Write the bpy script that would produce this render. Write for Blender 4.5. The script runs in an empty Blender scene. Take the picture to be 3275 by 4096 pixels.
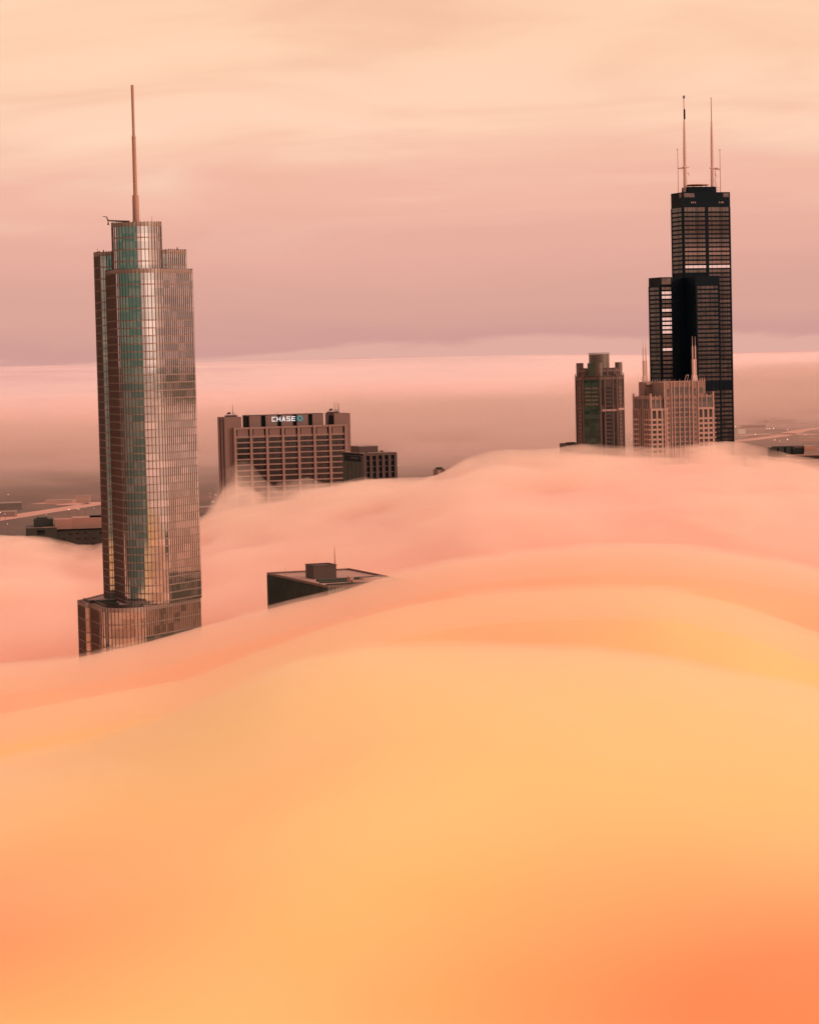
import bpy, math, random
from math import radians as R, sin, cos, tan, atan2, pi, sqrt, floor, exp
from mathutils import Vector, Matrix, noise
random.seed(7)
sc = bpy.context.scene
col = sc.collection

# ------------------------------------------------------------------ render
sc.render.engine = 'CYCLES'
sc.view_settings.view_transform = 'Standard'
sc.view_settings.look = 'None'
sc.view_settings.exposure = 0.0
sc.view_settings.gamma = 1.0
cy = sc.cycles
cy.use_denoising = True
cy.denoiser = 'OPENIMAGEDENOISE'
cy.volume_bounces = 8
cy.max_bounces = 12
cy.diffuse_bounces = 2
cy.glossy_bounces = 3
cy.transparent_max_bounces = 16
cy.sample_clamp_indirect = 6
cy.use_adaptive_sampling = False

# ------------------------------------------------------------------ camera
CAM_Z = 302.0
PITCH = 3.23
ROLL = -1.36
F = 11227.0            # focal length in photo pixels (3275 x 4096)
camd = bpy.data.cameras.new('camera')
cam = bpy.data.objects.new('camera', camd)
col.objects.link(cam)
camd.sensor_fit = 'VERTICAL'
camd.sensor_height = 24.0
camd.lens = 24.0 * F / 4096.0
camd.clip_start = 1.0
camd.clip_end = 200000.0
MR = Matrix.Rotation(R(90 - PITCH), 4, 'X') @ Matrix.Rotation(R(ROLL), 4, 'Z')
cam.matrix_world = Matrix.Translation((0, 0, CAM_Z)) @ MR
sc.camera = cam
sc.render.resolution_x, sc.render.resolution_y = 818, 1024

def ray(px, py):
    return (MR.to_3x3() @ Vector(((px - 1637.5) / F, -(py - 2048.0) / F, -1.0))).normalized()
def at(px, py, d):
    """survey helper: point at horizontal distance d seen at photo pixel px, py"""
    v = ray(px, py)
    k = d / sqrt(v.x * v.x + v.y * v.y)
    return Vector((v.x * k, v.y * k, CAM_Z + v.z * k))
def azel(px, py):
    v = ray(px, py)
    return atan2(v.x, v.y), atan2(v.z, sqrt(v.x ** 2 + v.y ** 2))

# ------------------------------------------------------------------ object helpers
def tag(o, label=None, cat=None, group=None, kind=None):
    if label: o['label'] = label
    if cat: o['category'] = cat
    if group: o['group'] = group
    if kind: o['kind'] = kind
    return o
def empty(name, loc, rz=0.0):
    o = bpy.data.objects.new(name, None)
    o.empty_display_size = 5
    col.objects.link(o)
    o.location = loc
    o.rotation_euler = (0, 0, rz)
    return o
class MB:
    """collects simple shapes and links them as ONE mesh object"""
    def __init__(s):
        s.v = []; s.f = []; s.uv = []
    def quad(s, a, b, c, d, uv=None):
        n = len(s.v); s.v += [a, b, c, d]; s.f.append((n, n + 1, n + 2, n + 3))
        s.uv.append(uv or [(0, 0), (1, 0), (1, 1), (0, 1)])
    def box(s, x0, x1, y0, y1, z0, z1, rot=0.0, piv=None):
        P = [(x0, y0), (x1, y0), (x1, y1), (x0, y1)]
        if rot:
            cx, cy_ = piv or ((x0 + x1) / 2, (y0 + y1) / 2)
            P = [(cx + (x - cx) * cos(rot) - (y - cy_) * sin(rot), cy_ + (x - cx) * sin(rot) + (y - cy_) * cos(rot)) for x, y in P]
        s.prism(P, z0, z1)
    def prism(s, P, z0, z1, top=None, u0=0.0, caps=True, P2=None):
        """P counter-clockwise plan polygon; P2 optional top outline"""
        n = len(P); Q = P2 or P
        u = u0
        for i in range(n):
            a, b = P[i], P[(i + 1) % n]; c, d = Q[i], Q[(i + 1) % n]
            L = sqrt((a[0] - b[0]) ** 2 + (a[1] - b[1]) ** 2)
            s.quad((a[0], a[1], z0), (b[0], b[1], z0), (d[0], d[1], z1), (c[0], c[1], z1),
                   [(u, z0), (u + L, z0), (u + L, z1), (u, z1)])
            u += L
        if caps:
            k = len(s.v)
            s.v += [(p[0], p[1], z1) for p in Q]; s.f.append(tuple(range(k, k + n))); s.uv.append([(p[0], p[1]) for p in Q])
            k = len(s.v)
            s.v += [(p[0], p[1], z0) for p in reversed(P)]; s.f.append(tuple(range(k, k + n))); s.uv.append([(p[0], p[1]) for p in reversed(P)])
    def strip(s, P, z0, z1, t, closed=False):
        """wall of thickness t centred on open polyline P"""
        n = len(P)
        for i in range(n - (0 if closed else 1)):
            s.bar(P[i], P[(i + 1) % n], z0, z1, t)
    def bar(s, a, b, z0, z1, t):
        dx, dy = b[0] - a[0], b[1] - a[1]; L = sqrt(dx * dx + dy * dy) or 1
        nx, ny = -dy / L * t / 2, dx / L * t / 2
        s.prism([(a[0] + nx, a[1] + ny), (a[0] - nx, a[1] - ny), (b[0] - nx, b[1] - ny), (b[0] + nx, b[1] + ny)], z0, z1)
    def rod(s, a, b, r, r2=None, n=8):
        a = Vector(a); b = Vector(b); r2 = r if r2 is None else r2
        d = (b - a).normalized(); up = Vector((0, 0, 1)) if abs(d.z) < .9 else Vector((1, 0, 0))
        x = d.cross(up).normalized(); y = d.cross(x)
        A = [tuple(a + x * r * cos(2 * pi * i / n) + y * r * sin(2 * pi * i / n)) for i in range(n)]
        B = [tuple(b + x * r2 * cos(2 * pi * i / n) + y * r2 * sin(2 * pi * i / n)) for i in range(n)]
        for i in range(n):
            j = (i + 1) % n
            s.quad(A[j], A[i], B[i], B[j])
        k = len(s.v); s.v += A; s.f.append(tuple(range(k, k + n))); s.uv.append([(0, 0)] * n)
        k = len(s.v); s.v += B[::-1]; s.f.append(tuple(range(k, k + n))); s.uv.append([(0, 0)] * n)
    def lathe(s, cx, cy_, prof, n=24):
        """prof list of (r, z) from bottom to top"""
        for (r0, z0), (r1, z1) in zip(prof, prof[1:]):
            for i in range(n):
                a, b = 2 * pi * i / n, 2 * pi * (i + 1) / n
                s.quad((cx + r0 * cos(a), cy_ + r0 * sin(a), z0), (cx + r0 * cos(b), cy_ + r0 * sin(b), z0),
                       (cx + r1 * cos(b), cy_ + r1 * sin(b), z1), (cx + r1 * cos(a), cy_ + r1 * sin(a), z1),
                       [(r0 * a, z0), (r0 * b, z0), (r0 * b, z1), (r0 * a, z1)])
    def build(s, name, mat, parent=None, smooth=False):
        me = bpy.data.meshes.new(name)
        me.from_pydata(s.v, [], s.f)
        ul = me.uv_layers.new(name='UVMap')
        i = 0
        for f in s.uv:
            for c in f:
                ul.data[i].uv = c; i += 1
        me.materials.append(mat)
        if smooth:
            for p in me.polygons: p.use_smooth = True
        me.update()
        o = bpy.data.objects.new(name, me)
        col.objects.link(o)
        if parent is not None: o.parent = parent
        return o
def copyobj(o, parent, loc=None):
    c = o.copy(); col.objects.link(c); c.parent = parent
    if loc is not None: c.location = loc
    return c

# ------------------------------------------------------------------ materials
def newmat(name):
    m = bpy.data.materials.new(name); m.use_nodes = True
    nt = m.node_tree; nt.nodes.clear()
    out = nt.nodes.new('ShaderNodeOutputMaterial')
    return m, nt, out
def N(nt, typ, **kw):
    n = nt.nodes.new(typ)
    for k, v in kw.items():
        if k.startswith('_'):
            n.inputs[k[1:].replace('_', ' ')].default_value = v
        else:
            setattr(n, k, v)
    return n
def math_(nt, op, a, b=None, c=None):
    n = nt.nodes.new('ShaderNodeMath'); n.operation = op
    for i, x in enumerate((a, b, c)):
        if x is None: continue
        if isinstance(x, (int, float)): n.inputs[i].default_value = x
        else: nt.links.new(x, n.inputs[i])
    return n.outputs[0]
def mix(nt, f, a, b, typ='RGBA', blend='MIX'):
    n = nt.nodes.new('ShaderNodeMix'); n.data_type = typ; n.blend_type = blend
    ins = [n.inputs[0]] + ([n.inputs[6], n.inputs[7]] if typ == 'RGBA' else [n.inputs[2], n.inputs[3]])
    for i, x in zip(ins, (f, a, b)):
        if isinstance(x, (int, float)): i.default_value = x
        elif isinstance(x, tuple): i.default_value = (*x, 1) if len(x) == 3 else x
        else: nt.links.new(x, i)
    return n.outputs[2] if typ == 'RGBA' else n.outputs[0]
def ramp(nt, fac, stops, interp='EASE'):
    n = nt.nodes.new('ShaderNodeValToRGB'); cr = n.color_ramp; cr.interpolation = interp
    while len(cr.elements) < len(stops): cr.elements.new(0.5)
    for e, (p, c) in zip(cr.elements, stops):
        e.position = p; e.color = (*c, 1) if len(c) == 3 else c
    nt.links.new(fac, n.inputs[0])
    return n.outputs[0]
def lin(r, g, b):
    return tuple(((c / 255) / 12.92 if c / 255 <= .04045 else ((c / 255 + .055) / 1.055) ** 2.4) for c in (r, g, b))

def plain(name, c, rough=.7, var=.15, scale=.15, metallic=0.0, spec=.5, streak=0.0):
    m, nt, out = newmat(name)
    b = N(nt, 'ShaderNodeBsdfPrincipled'); b.inputs['Roughness'].default_value = rough
    b.inputs['Metallic'].default_value = metallic
    b.inputs['Specular IOR Level'].default_value = spec
    tc = N(nt, 'ShaderNodeTexCoord')
    mp = N(nt, 'ShaderNodeMapping'); nt.links.new(tc.outputs['Object'], mp.inputs[0])
    mp.inputs['Scale'].default_value = (scale, scale, scale * (.15 if streak else 1))
    no = N(nt, 'ShaderNodeTexNoise', _Scale=1.0, _Detail=5.0, _Roughness=.6); nt.links.new(mp.outputs[0], no.inputs[0])
    f = math_(nt, 'MULTIPLY_ADD', no.outputs[0], 2 * var, 1 - var)
    mx = mix(nt, 1.0, c, (1, 1, 1), blend='MULTIPLY')
    vm = N(nt, 'ShaderNodeVectorMath', operation='SCALE'); nt.links.new(mx, vm.inputs[0]); nt.links.new(f, vm.inputs['Scale'])
    nt.links.new(vm.outputs[0], b.inputs['Base Color'])
    nt.links.new(b.outputs[0], out.inputs[0])
    return m

def emis(name, c, s):
    m, nt, out = newmat(name)
    e = N(nt, 'ShaderNodeEmission'); e.inputs[0].default_value = (*c, 1); e.inputs[1].default_value = s
    nt.links.new(e.outputs[0], out.inputs[0]); return m

# ------------------------------------------------------------------ sky + sun
SUN_EL, SUN_AZ = R(16), R(112)     # azimuth clockwise from the view direction (+Y)
w = bpy.data.worlds.new('World'); sc.world = w; w.use_nodes = True
nt = w.node_tree; nt.nodes.clear()
wo = N(nt, 'ShaderNodeOutputWorld'); bg = N(nt, 'ShaderNodeBackground'); nt.links.new(bg.outputs[0], wo.inputs[0])
bg.inputs[1].default_value = 0.1
sky = N(nt, 'ShaderNodeTexSky'); sky.sky_type = 'NISHITA'; sky.sun_disc = False
sky.sun_elevation = SUN_EL; sky.sun_rotation = SUN_AZ
tc = N(nt, 'ShaderNodeTexCoord')
sx = N(nt, 'ShaderNodeSeparateXYZ'); nt.links.new(tc.outputs['Generated'], sx.inputs[0])
X, Y, Z = sx.outputs
el = math_(nt, 'ARCSINE', Z)
azn = math_(nt, 'ARCTAN2', X, Y)
ZEN = 0.13
# slow warp of the layer boundaries
cmb = N(nt, 'ShaderNodeCombineXYZ')
nt.links.new(math_(nt, 'MULTIPLY', azn, 6.0), cmb.inputs[0]); nt.links.new(math_(nt, 'MULTIPLY', el, 42.0), cmb.inputs[1])
n1 = N(nt, 'ShaderNodeTexNoise', _Scale=1.3, _Detail=5.0, _Roughness=.55, _Distortion=.5); nt.links.new(cmb.outputs[0], n1.inputs[0])
cmb2 = N(nt, 'ShaderNodeCombineXYZ')
nt.links.new(math_(nt, 'MULTIPLY', azn, 16.0), cmb2.inputs[0])
nt.links.new(math_(nt, 'ADD', math_(nt, 'MULTIPLY', el, 95.0), math_(nt, 'MULTIPLY', azn, -3.0)), cmb2.inputs[1])
n2 = N(nt, 'ShaderNodeTexNoise', _Scale=.5, _Detail=5.5, _Roughness=.5, _Distortion=.9); nt.links.new(cmb2.outputs[0], n2.inputs[0])
elw = math_(nt, 'ADD', el, math_(nt, 'MULTIPLY', math_(nt, 'SUBTRACT', n1.outputs[0], .5), .028))
deg = math_(nt, 'DIVIDE', elw, R(10))
base = ramp(nt, deg, [(0.0, lin(224, 172, 160)), (.018, lin(209, 156, 148)), (.10, lin(218, 164, 151)), (.22, lin(231, 173, 157)),
                      (.34, lin(241, 184, 163)), (.48, lin(254, 208, 180)), (.64, lin(254, 207, 174)), (.80, lin(252, 203, 168)), (1.0, lin(249, 196, 160))], 'EASE')
# streaky bright cirrus in the middle elevations
st = math_(nt, 'MULTIPLY', math_(nt, 'SUBTRACT', n2.outputs[0], .50), 2.3)
band = ramp(nt, math_(nt, 'DIVIDE', el, R(10)), [(0.15, (0, 0, 0)), (.33, (.6, .6, .6)), (.45, (1, 1, 1)), (1.0, (.7, .7, .7))])
sf = math_(nt, 'MULTIPLY', st, band)
base = mix(nt, math_(nt, 'MAXIMUM', sf, 0.0), base, lin(255, 222, 192))
base = mix(nt, math_(nt, 'MULTIPLY', math_(nt, 'MAXIMUM', math_(nt, 'MULTIPLY', sf, -1.0), 0.0), 1.0), base, lin(236, 176, 150))
# the sky behind the viewer: dim teal towards the left (east), glowing towards the right (west)
behind = ramp(nt, math_(nt, 'DIVIDE', azn, pi), [(0.0, (0, 0, 0)), (1, (1, 1, 1))], 'LINEAR')
azd = math_(nt, 'DIVIDE', math_(nt, 'ARCCOSINE', math_(nt, 'MULTIPLY', math_(nt, 'COSINE', math_(nt, 'ADD', azn, R(128))), .99999)), pi)   # angle from -128 degrees
east = ramp(nt, azd, [(0.0, (1, 1, 1)), (.29, (1, 1, 1)), (.35, (0, 0, 0)), (1, (0, 0, 0))], 'EASE')
low = ramp(nt, math_(nt, 'ABSOLUTE', el), [(0.0, (1, 1, 1)), (.55, (1, 1, 1)), (.95, (0, 0, 0))], 'EASE')
ef = math_(nt, 'MULTIPLY', east, low)
base = mix(nt, ef, base, lin(84, 118, 102))
zen = ramp(nt, math_(nt, 'DIVIDE', el, pi / 2), [(.10, (0, 0, 0)), (.6, (1, 1, 1)), (1, (1, 1, 1))], 'EASE')   # overcast: brighter overhead
gd = math_(nt, 'ABSOLUTE', math_(nt, 'SUBTRACT', azn, R(138)))
glow = math_(nt, 'MULTIPLY', ramp(nt, math_(nt, 'DIVIDE', gd, pi), [(0, (1, 1, 1)), (.20, (0, 0, 0)), (1, (0, 0, 0))], 'EASE'), low)
base = mix(nt, glow, base, (1.75, 1.15, .92))
base = mix(nt, zen, base, lin(250, 196, 184))
cm = N(nt, 'ShaderNodeVectorMath', operation='SCALE'); nt.links.new(base, cm.inputs[0])
nt.links.new(math_(nt, 'MULTIPLY_ADD', zen, ZEN * 10.0, 10.25), cm.inputs['Scale'])
tot = mix(nt, .02, cm.outputs[0], sky.outputs[0])
nt.links.new(tot, bg.inputs[0])
w.cycles.sampling_method = 'MANUAL'; w.cycles.sample_map_resolution = 512

sd = bpy.data.lights.new('sun', 'SUN'); sd.energy = 1.5; sd.angle = R(10); sd.color = (1.0, .74, .56)
so = bpy.data.objects.new('sun', sd); col.objects.link(so)
sv = Vector((sin(SUN_AZ) * cos(SUN_EL), cos(SUN_AZ) * cos(SUN_EL), sin(SUN_EL)))
so.rotation_euler = (-sv).to_track_quat('-Z', 'Y').to_euler()
# ------------------------------------------------------------------ fog
S = 3275 / 1724.0
def sm(t):
    t = min(1, max(0, t)); return t * t * (3 - 2 * t)
def curve(pts):
    """photo-measured crest heights as an (azimuth -> elevation angle) table"""
    t = sorted(azel(x * S, y * S) for x, y in pts)
    def g(a):
        if a <= t[0][0]: return t[0][1]
        if a >= t[-1][0]: return t[-1][1]
        for (a0, e0), (a1, e1) in zip(t, t[1:]):
            if a <= a1:
                k = (a - a0) / (a1 - a0)
                return e0 + (e1 - e0) * k
    def h(a):                       # smoothed
        w_ = R(.28)
        return sum(g(a + w_ * k) for k in (-1, -.6, -.3, 0, .3, .6, 1)) / 7
    return h
crest_c = curve([(-400, 1700), (0, 1585), (200, 1545), (350, 1498), (500, 1436), (620, 1385), (760, 1357), (1000, 1352), (1250, 1362), (1450, 1395), (1724, 1450), (2100, 1540)])
crest_m = curve([(-400, 1560), (0, 1495), (400, 1420), (700, 1310), (850, 1268), (1000, 1243), (1200, 1230), (1400, 1228), (1550, 1262), (1724, 1325), (2100, 1420)])
crest_b = curve([(-400, 1440), (0, 1407), (165, 1387), (310, 1354), (425, 1320), (560, 1283), (620, 1268), (694, 1252), (745, 1236), (806, 1214), (1000, 1172), (1250, 1152), (1450, 1155), (1600, 1173), (1724, 1200), (2100, 1260)])
crest_a = curve([(-400, 1130), (0, 1131), (60, 1130), (110, 1138), (150, 1152), (182, 1164), (215, 1146), (300, 1120), (425, 1096), (470, 1076), (560, 1064), (700, 1040), (830, 1022), (930, 999), (1000, 970), (1060, 958), (1100, 966), (1140, 969),
                 (1195, 959), (1230, 950), (1330, 940), (1430, 937), (1545, 939), (1620, 948), (1724, 967), (1850, 985), (2100, 1010)])
def fbm(x, y, s, o=4, z=0.0):
    v = 0; a = 1; t = 0
    for k in range(o):
        v += a * noise.noise(Vector((x / s * 2 ** k, y / s * 2 ** k, z + 7.3 * k))); t += a; a *= .5
    return v / t
def hz(d, e): return CAM_Z + d * tan(e)
def fog_top(a, d, x, y):
    nodes = [(60, 128), (200, 140), (380, 168), (560, 186 + 14 * fbm(x, y, 260, 2)),
             (760, hz(760, crest_c(a))),
             (820, hz(820, crest_c(a)) - 28), 
             (890, hz(890, crest_m(a))),
             (945, hz(945, crest_m(a)) - 24),
             (1015, hz(1015, crest_b(a))),
             (1060, hz(1060, crest_b(a)) - 2.5), (1150, hz(1150, crest_b(a)) - 36),
             (1300, hz(1300, .45 * crest_b(a) + .55 * crest_a(a)) - 10),
             (1700, hz(1700, crest_a(a))),
             (1900, hz(1900, crest_a(a)) - 14),
             (2350, hz(2350, crest_a(a)) - 62),
             (3000, 48), (3700, 3), (3900, 2)]
    if d <= nodes[0][0]: return nodes[0][1]
    if d >= nodes[-1][0]: return nodes[-1][1]
    for i, ((d0, z0), (d1, z1)) in enumerate(zip(nodes, nodes[1:])):
        if d <= d1: break
    # monotone-ish catmull-rom
    dm, zm = nodes[max(i - 1, 0)]; dp, zp = nodes[min(i + 2, len(nodes) - 1)]
    m0 = (z1 - zm) / (d1 - dm) if d1 > dm else 0; m1 = (zp - z0) / (dp - d0) if dp > d0 else 0
    if (z1 - z0) * (z0 - zm) <= 0: m0 *= .1
    if (zp - z1) * (z1 - z0) <= 0: m1 *= .1
    h = d1 - d0; t = (d - d0) / h
    return (2 * t ** 3 - 3 * t * t + 1) * z0 + (t ** 3 - 2 * t * t + t) * h * m0 + (-2 * t ** 3 + 3 * t * t) * z1 + (t ** 3 - t * t) * h * m1

def fogmat(name, c, dens, aniso=0.0):
    m, nt, out = newmat(name)
    v = N(nt, 'ShaderNodeVolumePrincipled')
    v.inputs['Color'].default_value = (*c, 1); v.inputs['Density'].default_value = dens; v.inputs['Anisotropy'].default_value = aniso
    nt.links.new(v.outputs[0], out.inputs['Volume'])
    return m

AZ0, AZ1, NA = R(-22), R(22), 150
ds = []
d = 60.0
while d < 3900:
    ds.append(d); d += 18 if d < 700 else (9 if d < 1200 else (14 if d < 2100 else 45))
ds.append(3900.0)
def closed_sheet(name, topf, botf, mat, ds=ds, kind='stuff', smooth=True):
    vs = []; fs = []
    azs = [AZ0 + (AZ1 - AZ0) * i / NA for i in range(NA + 1)]
    for lay in (topf, botf):
        for a in azs:
            for d in ds:
                x, y = d * sin(a), d * cos(a)
                vs.append((x, y, lay(a, d, x, y)))
    n = len(ds); M = len(azs) * n
    for i in range(len(azs) - 1):
        for j in range(n - 1):
            p = i * n + j
            fs.append((p, p + n, p + n + 1, p + 1)); fs.append((M + p, M + p + 1, M + p + n + 1, M + p + n))
        fs.append((i * n, M + i * n, M + i * n + n, i * n + n)); q = i * n + n - 1
        fs.append((q, q + n, M + q + n, M + q))
    for j in range(n - 1):
        fs.append((j, j + 1, M + j + 1, M + j)); q = (len(azs) - 1) * n + j
        fs.append((q, M + q, M + q + 1, q + 1))
    me = bpy.data.meshes.new(name); me.from_pydata(vs, [], fs); me.materials.append(mat)
    if smooth:
        for p in me.polygons: p.use_smooth = True
    me.update()
    o = bpy.data.objects.new(name, me); col.objects.link(o)
    if kind: o['kind'] = kind
    return o
_c = {}
def top_c(a, d, x, y):
    k = (round(a, 6), round(d, 2))
    if k not in _c: _c[k] = fog_top(a, d, x, y)
    return _c[k]
def wisp(a, d, x, y):
    z = top_c(a, d, x, y) - (.8 + (8.5 + 4.5 * sm((a - R(3)) / R(1.5))) * sm((d - 1050) / 500)) * sm((d - 640) / 200)
    r = min(1, max(0, (d - 1150) / 300))
    return z + (1.5 + 5 * r) * fbm(x, y, 150, 4) + 5.5 * (1 - sm((d - 620) / 220)) * fbm(x, y, 85, 2, 2.2)
CORE = 11
def core_top(a, d, x, y):
    return max(1.5, top_c(a, d, x, y) + 5.5 * (1 - sm((d - 620) / 220)) * fbm(x, y, 85, 2, 2.2) - CORE - (0 if d < 1200 else min(1, (d - 1200) / 400) * 14))
m, nt, out = newmat('fog_body')
di = N(nt, 'ShaderNodeBsdfDiffuse')
geo = N(nt, 'ShaderNodeNewGeometry')
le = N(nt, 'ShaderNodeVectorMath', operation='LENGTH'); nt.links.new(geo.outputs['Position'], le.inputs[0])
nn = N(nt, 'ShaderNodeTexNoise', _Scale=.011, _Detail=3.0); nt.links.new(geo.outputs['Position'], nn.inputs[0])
def glow_blob(cx, cyy, r_):  # patch of city glow painted into the fog colour, no lamp below
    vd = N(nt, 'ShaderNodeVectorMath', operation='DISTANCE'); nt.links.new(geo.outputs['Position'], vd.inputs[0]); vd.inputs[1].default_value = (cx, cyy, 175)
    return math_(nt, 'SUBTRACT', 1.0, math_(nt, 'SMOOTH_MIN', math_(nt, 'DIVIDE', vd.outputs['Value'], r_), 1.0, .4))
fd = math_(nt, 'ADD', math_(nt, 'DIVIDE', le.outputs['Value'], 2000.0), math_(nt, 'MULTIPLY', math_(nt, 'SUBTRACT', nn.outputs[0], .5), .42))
c_ = ramp(nt, fd, [(.2, (1, .76, .25)), (.36, (1, .81, .34)), (.55, (1, .54, .32)), (.8, (.99, .46, .34))])  # yellow near, pinker far: glow from below painted as fog colour
c_ = mix(nt, math_(nt, 'MAXIMUM', math_(nt, 'MULTIPLY', glow_blob(94, 530, 128), 1.5), 0.0), c_, (1, .31, .09))
c_ = mix(nt, math_(nt, 'MAXIMUM', math_(nt, 'MULTIPLY', glow_blob(-128, 600, 105), 1.5), 0.0), c_, (1, .36, .14))
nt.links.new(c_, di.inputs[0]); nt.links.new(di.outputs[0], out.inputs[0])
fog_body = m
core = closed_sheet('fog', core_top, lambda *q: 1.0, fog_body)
SPLIT = next(i for i, d in enumerate(ds) if d > 1075)
below = lambda a, d, x, y: core_top(a, d, x, y) - .5
def dist_color(d):
    K = [(60, (1, .88, .66)), (760, (1, .895, .68)), (1000, (1, .88, .70)), (1250, (1, .875, .76)), (1700, (1, .87, .80)), (4000, (1, .87, .80))]
    for (d0, c0), (d1, c1) in zip(K, K[1:]):
        if d <= d1: break
    k = min(1, max(0, (d - d0) / (d1 - d0))); return tuple(p + (q_ - p) * k for p, q_ in zip(c0, c1))
veil_mat = fogmat('fog_veil', (1, .88, .72), .055)
nt = veil_mat.node_tree; vn = [n for n in nt.nodes if n.type == 'PRINCIPLED_VOLUME'][0]
ge = N(nt, 'ShaderNodeNewGeometry'); ln = N(nt, 'ShaderNodeVectorMath', operation='LENGTH'); nt.links.new(ge.outputs['Position'], ln.inputs[0])
dd_ = math_(nt, 'DIVIDE', ln.outputs['Value'], 2000.0)
nt.links.new(ramp(nt, dd_, [(.03, (1, .91, .68)), (.36, (1, .925, .70)), (.44, (1, .90, .71)), (.52, (.99, .87, .74)), (.62, (.972, .855, .775)), (.85, (.966, .85, .80))], 'LINEAR'), vn.inputs['Color'])  # same near glow and distance tint put into the volume colour
nt.links.new(ramp(nt, dd_, [(.27, (.012,) * 3), (.42, (.055,) * 3)], 'EASE'), vn.inputs['Density'])
veil_mat.cycles.volume_step_rate = .15
closed_sheet('fog_veil', wisp, below, veil_mat, kind=None).parent = core
# looser outer layer: patchy, so the edges of the bank dissolve
def loose_top(a, d, x, y):
    r = min(1, max(0, (d - 700) / 900))
    return wisp(a, d, x, y) + .2 + (1.6 + 11.4 * sm((d - 1080) / 500)) * min(1, max(0, (3600 - d) / 800)) * (.75 + 1.1 * fbm(x, y, 90, 3, 8.8))
lmat = fogmat('fog_wisps', (.99, .885, .78), .02)
nt = lmat.node_tree; vn = [n for n in nt.nodes if n.type == 'PRINCIPLED_VOLUME'][0]
ge = N(nt, 'ShaderNodeNewGeometry'); mp = N(nt, 'ShaderNodeMapping'); nt.links.new(ge.outputs['Position'], mp.inputs[0]); mp.inputs['Scale'].default_value = (1, .55, 2.0)
no = N(nt, 'ShaderNodeTexNoise', _Scale=.016, _Detail=4.0, _Roughness=.62, _Distortion=.6); nt.links.new(mp.outputs[0], no.inputs[0])
nt.links.new(ramp(nt, no.outputs[0], [(.38, (.0,) * 3), (.66, (.032,) * 3)], 'EASE'), vn.inputs['Density'])
lmat.cycles.volume_step_rate = .1
closed_sheet('haze', loose_top, lambda *q_: wisp(*q_) + .1, lmat, ds=[q_ for q_ in ds if q_ > 640])
# thin torn wisps over the far crest, thickest before the concrete tower
def thin_top(a, d, x, y):
    px = a * F
    g = sm((px + 880) / 200) * (1 - .45 * sm((px + 480) / 200)) * (1 - .6 * sm((px + 150) / 150)) * (1 - sm((px - 450) / 300)) + .22 * sm((px - 450) / 200) * (1 - sm((px - 1000) / 200))
    e = sm((d - 1480) / 150) * (1 - sm((d - 1900) / 90))
    n_ = .5 + fbm(x * 1.0, y * .35, 60, 4, 4.2) * 1.5
    return wisp(a, d, x, y) + .3 + max(0, g * e * (9 + 40 * max(0, n_)))
tmat = lmat.copy(); tmat.name = 'torn_wisps'
tr = [n for n in tmat.node_tree.nodes if n.type == 'VALTORGB'][0].color_ramp
tr.elements[0].position = .33; tr.elements[1].position = .7; tr.elements[1].color = (.011, .011, .011, 1)
thin_d = [q_ for q_ in ds if 1480 < q_ < 2010]
closed_sheet('haze', thin_top, lambda *q_: wisp(*q_) + .15, tmat, ds=thin_d)

# ---- ground, mist
gm, nt, out = newmat('ground')
b = N(nt, 'ShaderNodeBsdfPrincipled', _Roughness=.9)
geo = N(nt, 'ShaderNodeNewGeometry')
n1 = N(nt, 'ShaderNodeTexNoise', _Scale=.0022, _Detail=6.0, _Roughness=.65); nt.links.new(geo.outputs['Position'], n1.inputs[0])
vo = N(nt, 'ShaderNodeTexVoronoi', _Scale=.008); nt.links.new(geo.outputs['Position'], vo.inputs[0])
g1 = ramp(nt, n1.outputs[0], [(.35, (.006, .014, .007)), (.5, (.032, .024, .015)), (.60, (.11, .055, .036)), (.8, (.17, .09, .065))])
g2 = mix(nt, .35, g1, vo.outputs['Color'], blend='MULTIPLY')
nt.links.new(g2, b.inputs['Base Color']); nt.links.new(b.outputs[0], out.inputs[0])
G = MB(); G.quad((-90000, -60000, 0), (90000, -60000, 0), (90000, 120000, 0), (-90000, 120000, 0))
tag(G.build('ground', gm), kind='structure')

dm = [2700, 3000, 3500, 4000, 4500, 5000, 5500, 6000, 6700, 7500, 8500, 9500, 11000, 13000, 15000, 18000, 22000, 27000, 33000, 40000, 50000, 60000, 80000]
def mist_top(a, d, x, y):
    nd = [(2700, 50), (4000, 65), (6000, 85), (9000, 95), (13000, 95), (80000, 90)]
    for (d0, z0), (d1, z1) in zip(nd, nd[1:]):
        if d <= d1: break
    z = z0 + (z1 - z0) * (d - d0) / (d1 - d0)
    n_ = fbm(x, y, 3500, 3, 3.1)
    return z + n_ * (50 if d < 14000 else 20)
mist = closed_sheet('haze', mist_top, lambda *q: 0.6, fogmat('mist', (1, .72, .64), .00018, .2), ds=dm)

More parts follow.
